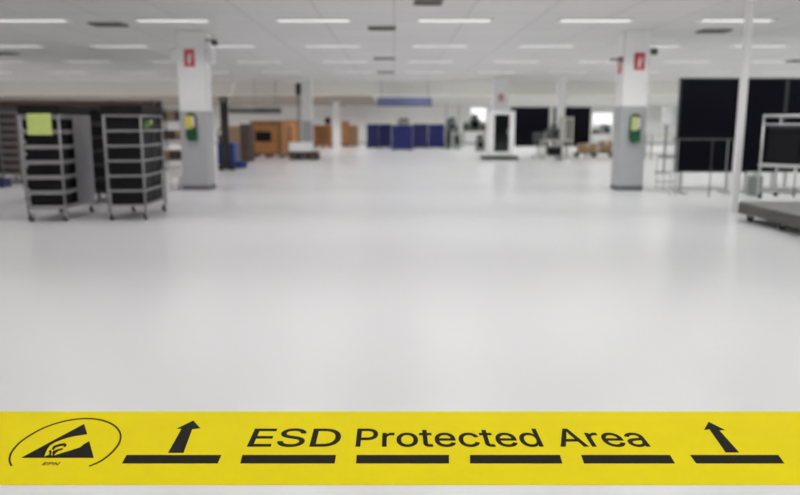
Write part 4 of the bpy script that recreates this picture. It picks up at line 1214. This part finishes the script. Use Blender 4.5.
# ------------------------------------------------------------ white pole and steel trolley on the platform, right
PY = floor_pt(736, 212).y
t = thing('service_pole', 'slim white pole from floor to ceiling in front of the black boards', 'pole', (x_at(733.5, PY, 0), PY, 0))
MB().span((-.045, -.045, .012), (.045, .045, CEIL - .002), .008).build('pole_body', M['white'], t)
MB().span((-.06, -.06, 0), (.06, .06, .012)).build('foot_plate', M['lamp_frame'], t)
MB().span((-.08, -.08, CEIL - .02), (.08, .08, CEIL - .001)).build('ceiling_collar', M['lamp_frame'], t)

# platform: front-left top corner at (738,206); its front edge runs down to the right
PZ = .25
e0 = floor_pt(739, 201.5, PZ)
e1 = floor_pt(800, 215, PZ)
ed = (e1 - e0); ed.z = 0
ang = math.atan2(ed.y, ed.x)
PL, PD = 2.1, 1.5
t = thing('low_platform', 'low dark grey platform cart under the steel trolley at the right edge', 'platform', (e0.x, e0.y, 0), ang)
plat = t
MB().span((0, 0, PZ - .02), (PL, PD, PZ), .006).build('deck', M['platform'], t)
MB().span((0, -.004, PZ - .15), (PL, .03, PZ - .02)).build('front_skirt', M['platform_edge'], t)
MB().span((-.004, .03, PZ - .15), (.03, PD, PZ - .02)).build('side_skirt', M['platform_edge'], t)
for (xx, yy) in ((.10, .12), (.9, .12), (PL - .15, .12), (.10, PD - .12), (PL - .15, PD - .12)):
    c = MB()
    c.cyl((xx, yy, .06), (xx, yy, PZ - .02), .018)
    c.span((xx - .03, yy - .03, .045), (xx - .022, yy + .03, .08)); c.span((xx + .022, yy - .03, .045), (xx + .03, yy + .03, .08))
    c.span((xx - .03, yy - .03, .08), (xx + .03, yy + .03, .088))
    co = c.build('caster', M['steel'], t)
    MB().cyl((xx - .02, yy, .04), (xx + .02, yy, .04), .04, n=18).build('wheel', M['rubber'], co, True)

# steel trolley standing on it
mx = Matrix.Translation(plat.location) @ Matrix.Rotation(ang, 4, 'Z')
# base corners measured on the deck
k0 = floor_pt(757.5, 198.5, PZ)
k1 = floor_pt(789, 211, PZ)
t = thing('steel_trolley', 'bright steel tube trolley with black boxes standing on the low platform', 'trolley', (k0.x, k0.y, PZ + .001), ang * .55)
TW, TD = 1.0, .55
zt = top_z(116, k0.y) - PZ
zm = top_z(124.5, k0.y) - PZ
zsx = top_z(163.5, k0.y) - PZ
for xx in (0, TW * .46, TW):
    for yy in (0, TD):
        if xx == TW * .46 and yy == 0:
            top = zsx
        else:
            top = zt
        MB().cyl((xx, yy, .05), (xx, yy, top), .016).build('post', M['chrome'], t, True)
for z, nm, r in ((zt, 'top_rail', .02), (zm, 'second_rail', .014)):
    b = MB()
    b.path([(0, 0, z), (TW, 0, z), (TW, TD, z), (0, TD, z), (0, 0, z)], r)
    b.build(nm, M['chrome'], t, True)
MB().span((-.02, -.02, zsx - .045), (TW + .02, TD + .02, zsx), .006).build('shelf', M['chrome'], t)
MB().span((0, 0, .10), (TW, TD, .125), .004).build('bottom_shelf', M['steel'], t)
for xx in (0.02, TW - .02):
    for yy in (0.02, TD - .02):
        MB().cyl((xx - .015, yy, .035), (xx + .015, yy, .035), .035, n=16).build('wheel', M['rubber'], t, True)
mt = Matrix.Translation(t.location) @ Matrix.Rotation(t.rotation_euler.z, 4, 'Z')
for i, (xx, w, h, lab) in enumerate(((.24, .42, .50, 'black box on the shelf of the steel trolley, nearest the white pole'),
                                     (.72, .44, .46, 'black box on the shelf of the steel trolley, at the edge of the photo'))):
    p = mt @ Vector((xx, .29, zsx + .001))
    o = thing('black_box', lab, 'box', p, t.rotation_euler.z, 'black boxes on the steel trolley')
    MB().span((-w / 2, -.2, 0), (w / 2, .2, h), .012).build('box_body', M['black'], o)
    MB().span((-w / 2 - .006, -.206, h - .03), (w / 2 + .006, .206, h + .01)).build('lid', M['board_rim'], o)
# grey box at foot of the pole
p = floor_pt(744, 194)
o = thing('grey_case', 'grey case on the floor just right of the white pole', 'case', (p.x + .02, p.y - .40, 0))
MB().span((-.06, 0, 0), (.12, .25, .36), .02).build('case_body', M['machine_mid'], o)
MB().path([(-.02, .1, .36), (-.02, .1, .39), (.08, .1, .39), (.08, .1, .36)], .01).build('handle', M['machine'], o)

# ------------------------------------------------------------ world and camera
wd = bpy.data.worlds.new('world')
wd.use_nodes = True
wd.node_tree.nodes['Background'].inputs[0].default_value = (.8, .8, .8, 1)
wd.node_tree.nodes['Background'].inputs[1].default_value = 0.2
bpy.context.scene.world = wd

cam = bpy.data.cameras.new('camera')
co = bpy.data.objects.new('camera', cam)
C.objects.link(co)
co.location = (0, 0, CAM_H)
co.rotation_euler = (PI / 2 - PITCH, 0, 0)
cam.sensor_width = 36
cam.lens = F / 800 * 36
cam.shift_x = (400 - VPX) / 800
cam.clip_end = 200
cam.dof.use_dof = True
cam.dof.focus_distance = 2.85
cam.dof.aperture_fstop = 1.4
sc = bpy.context.scene
sc.camera = co
sc.view_settings.view_transform = 'Standard'
sc.view_settings.look = 'None'
sc.view_settings.gamma = 1
sc.view_settings.exposure = 0.0
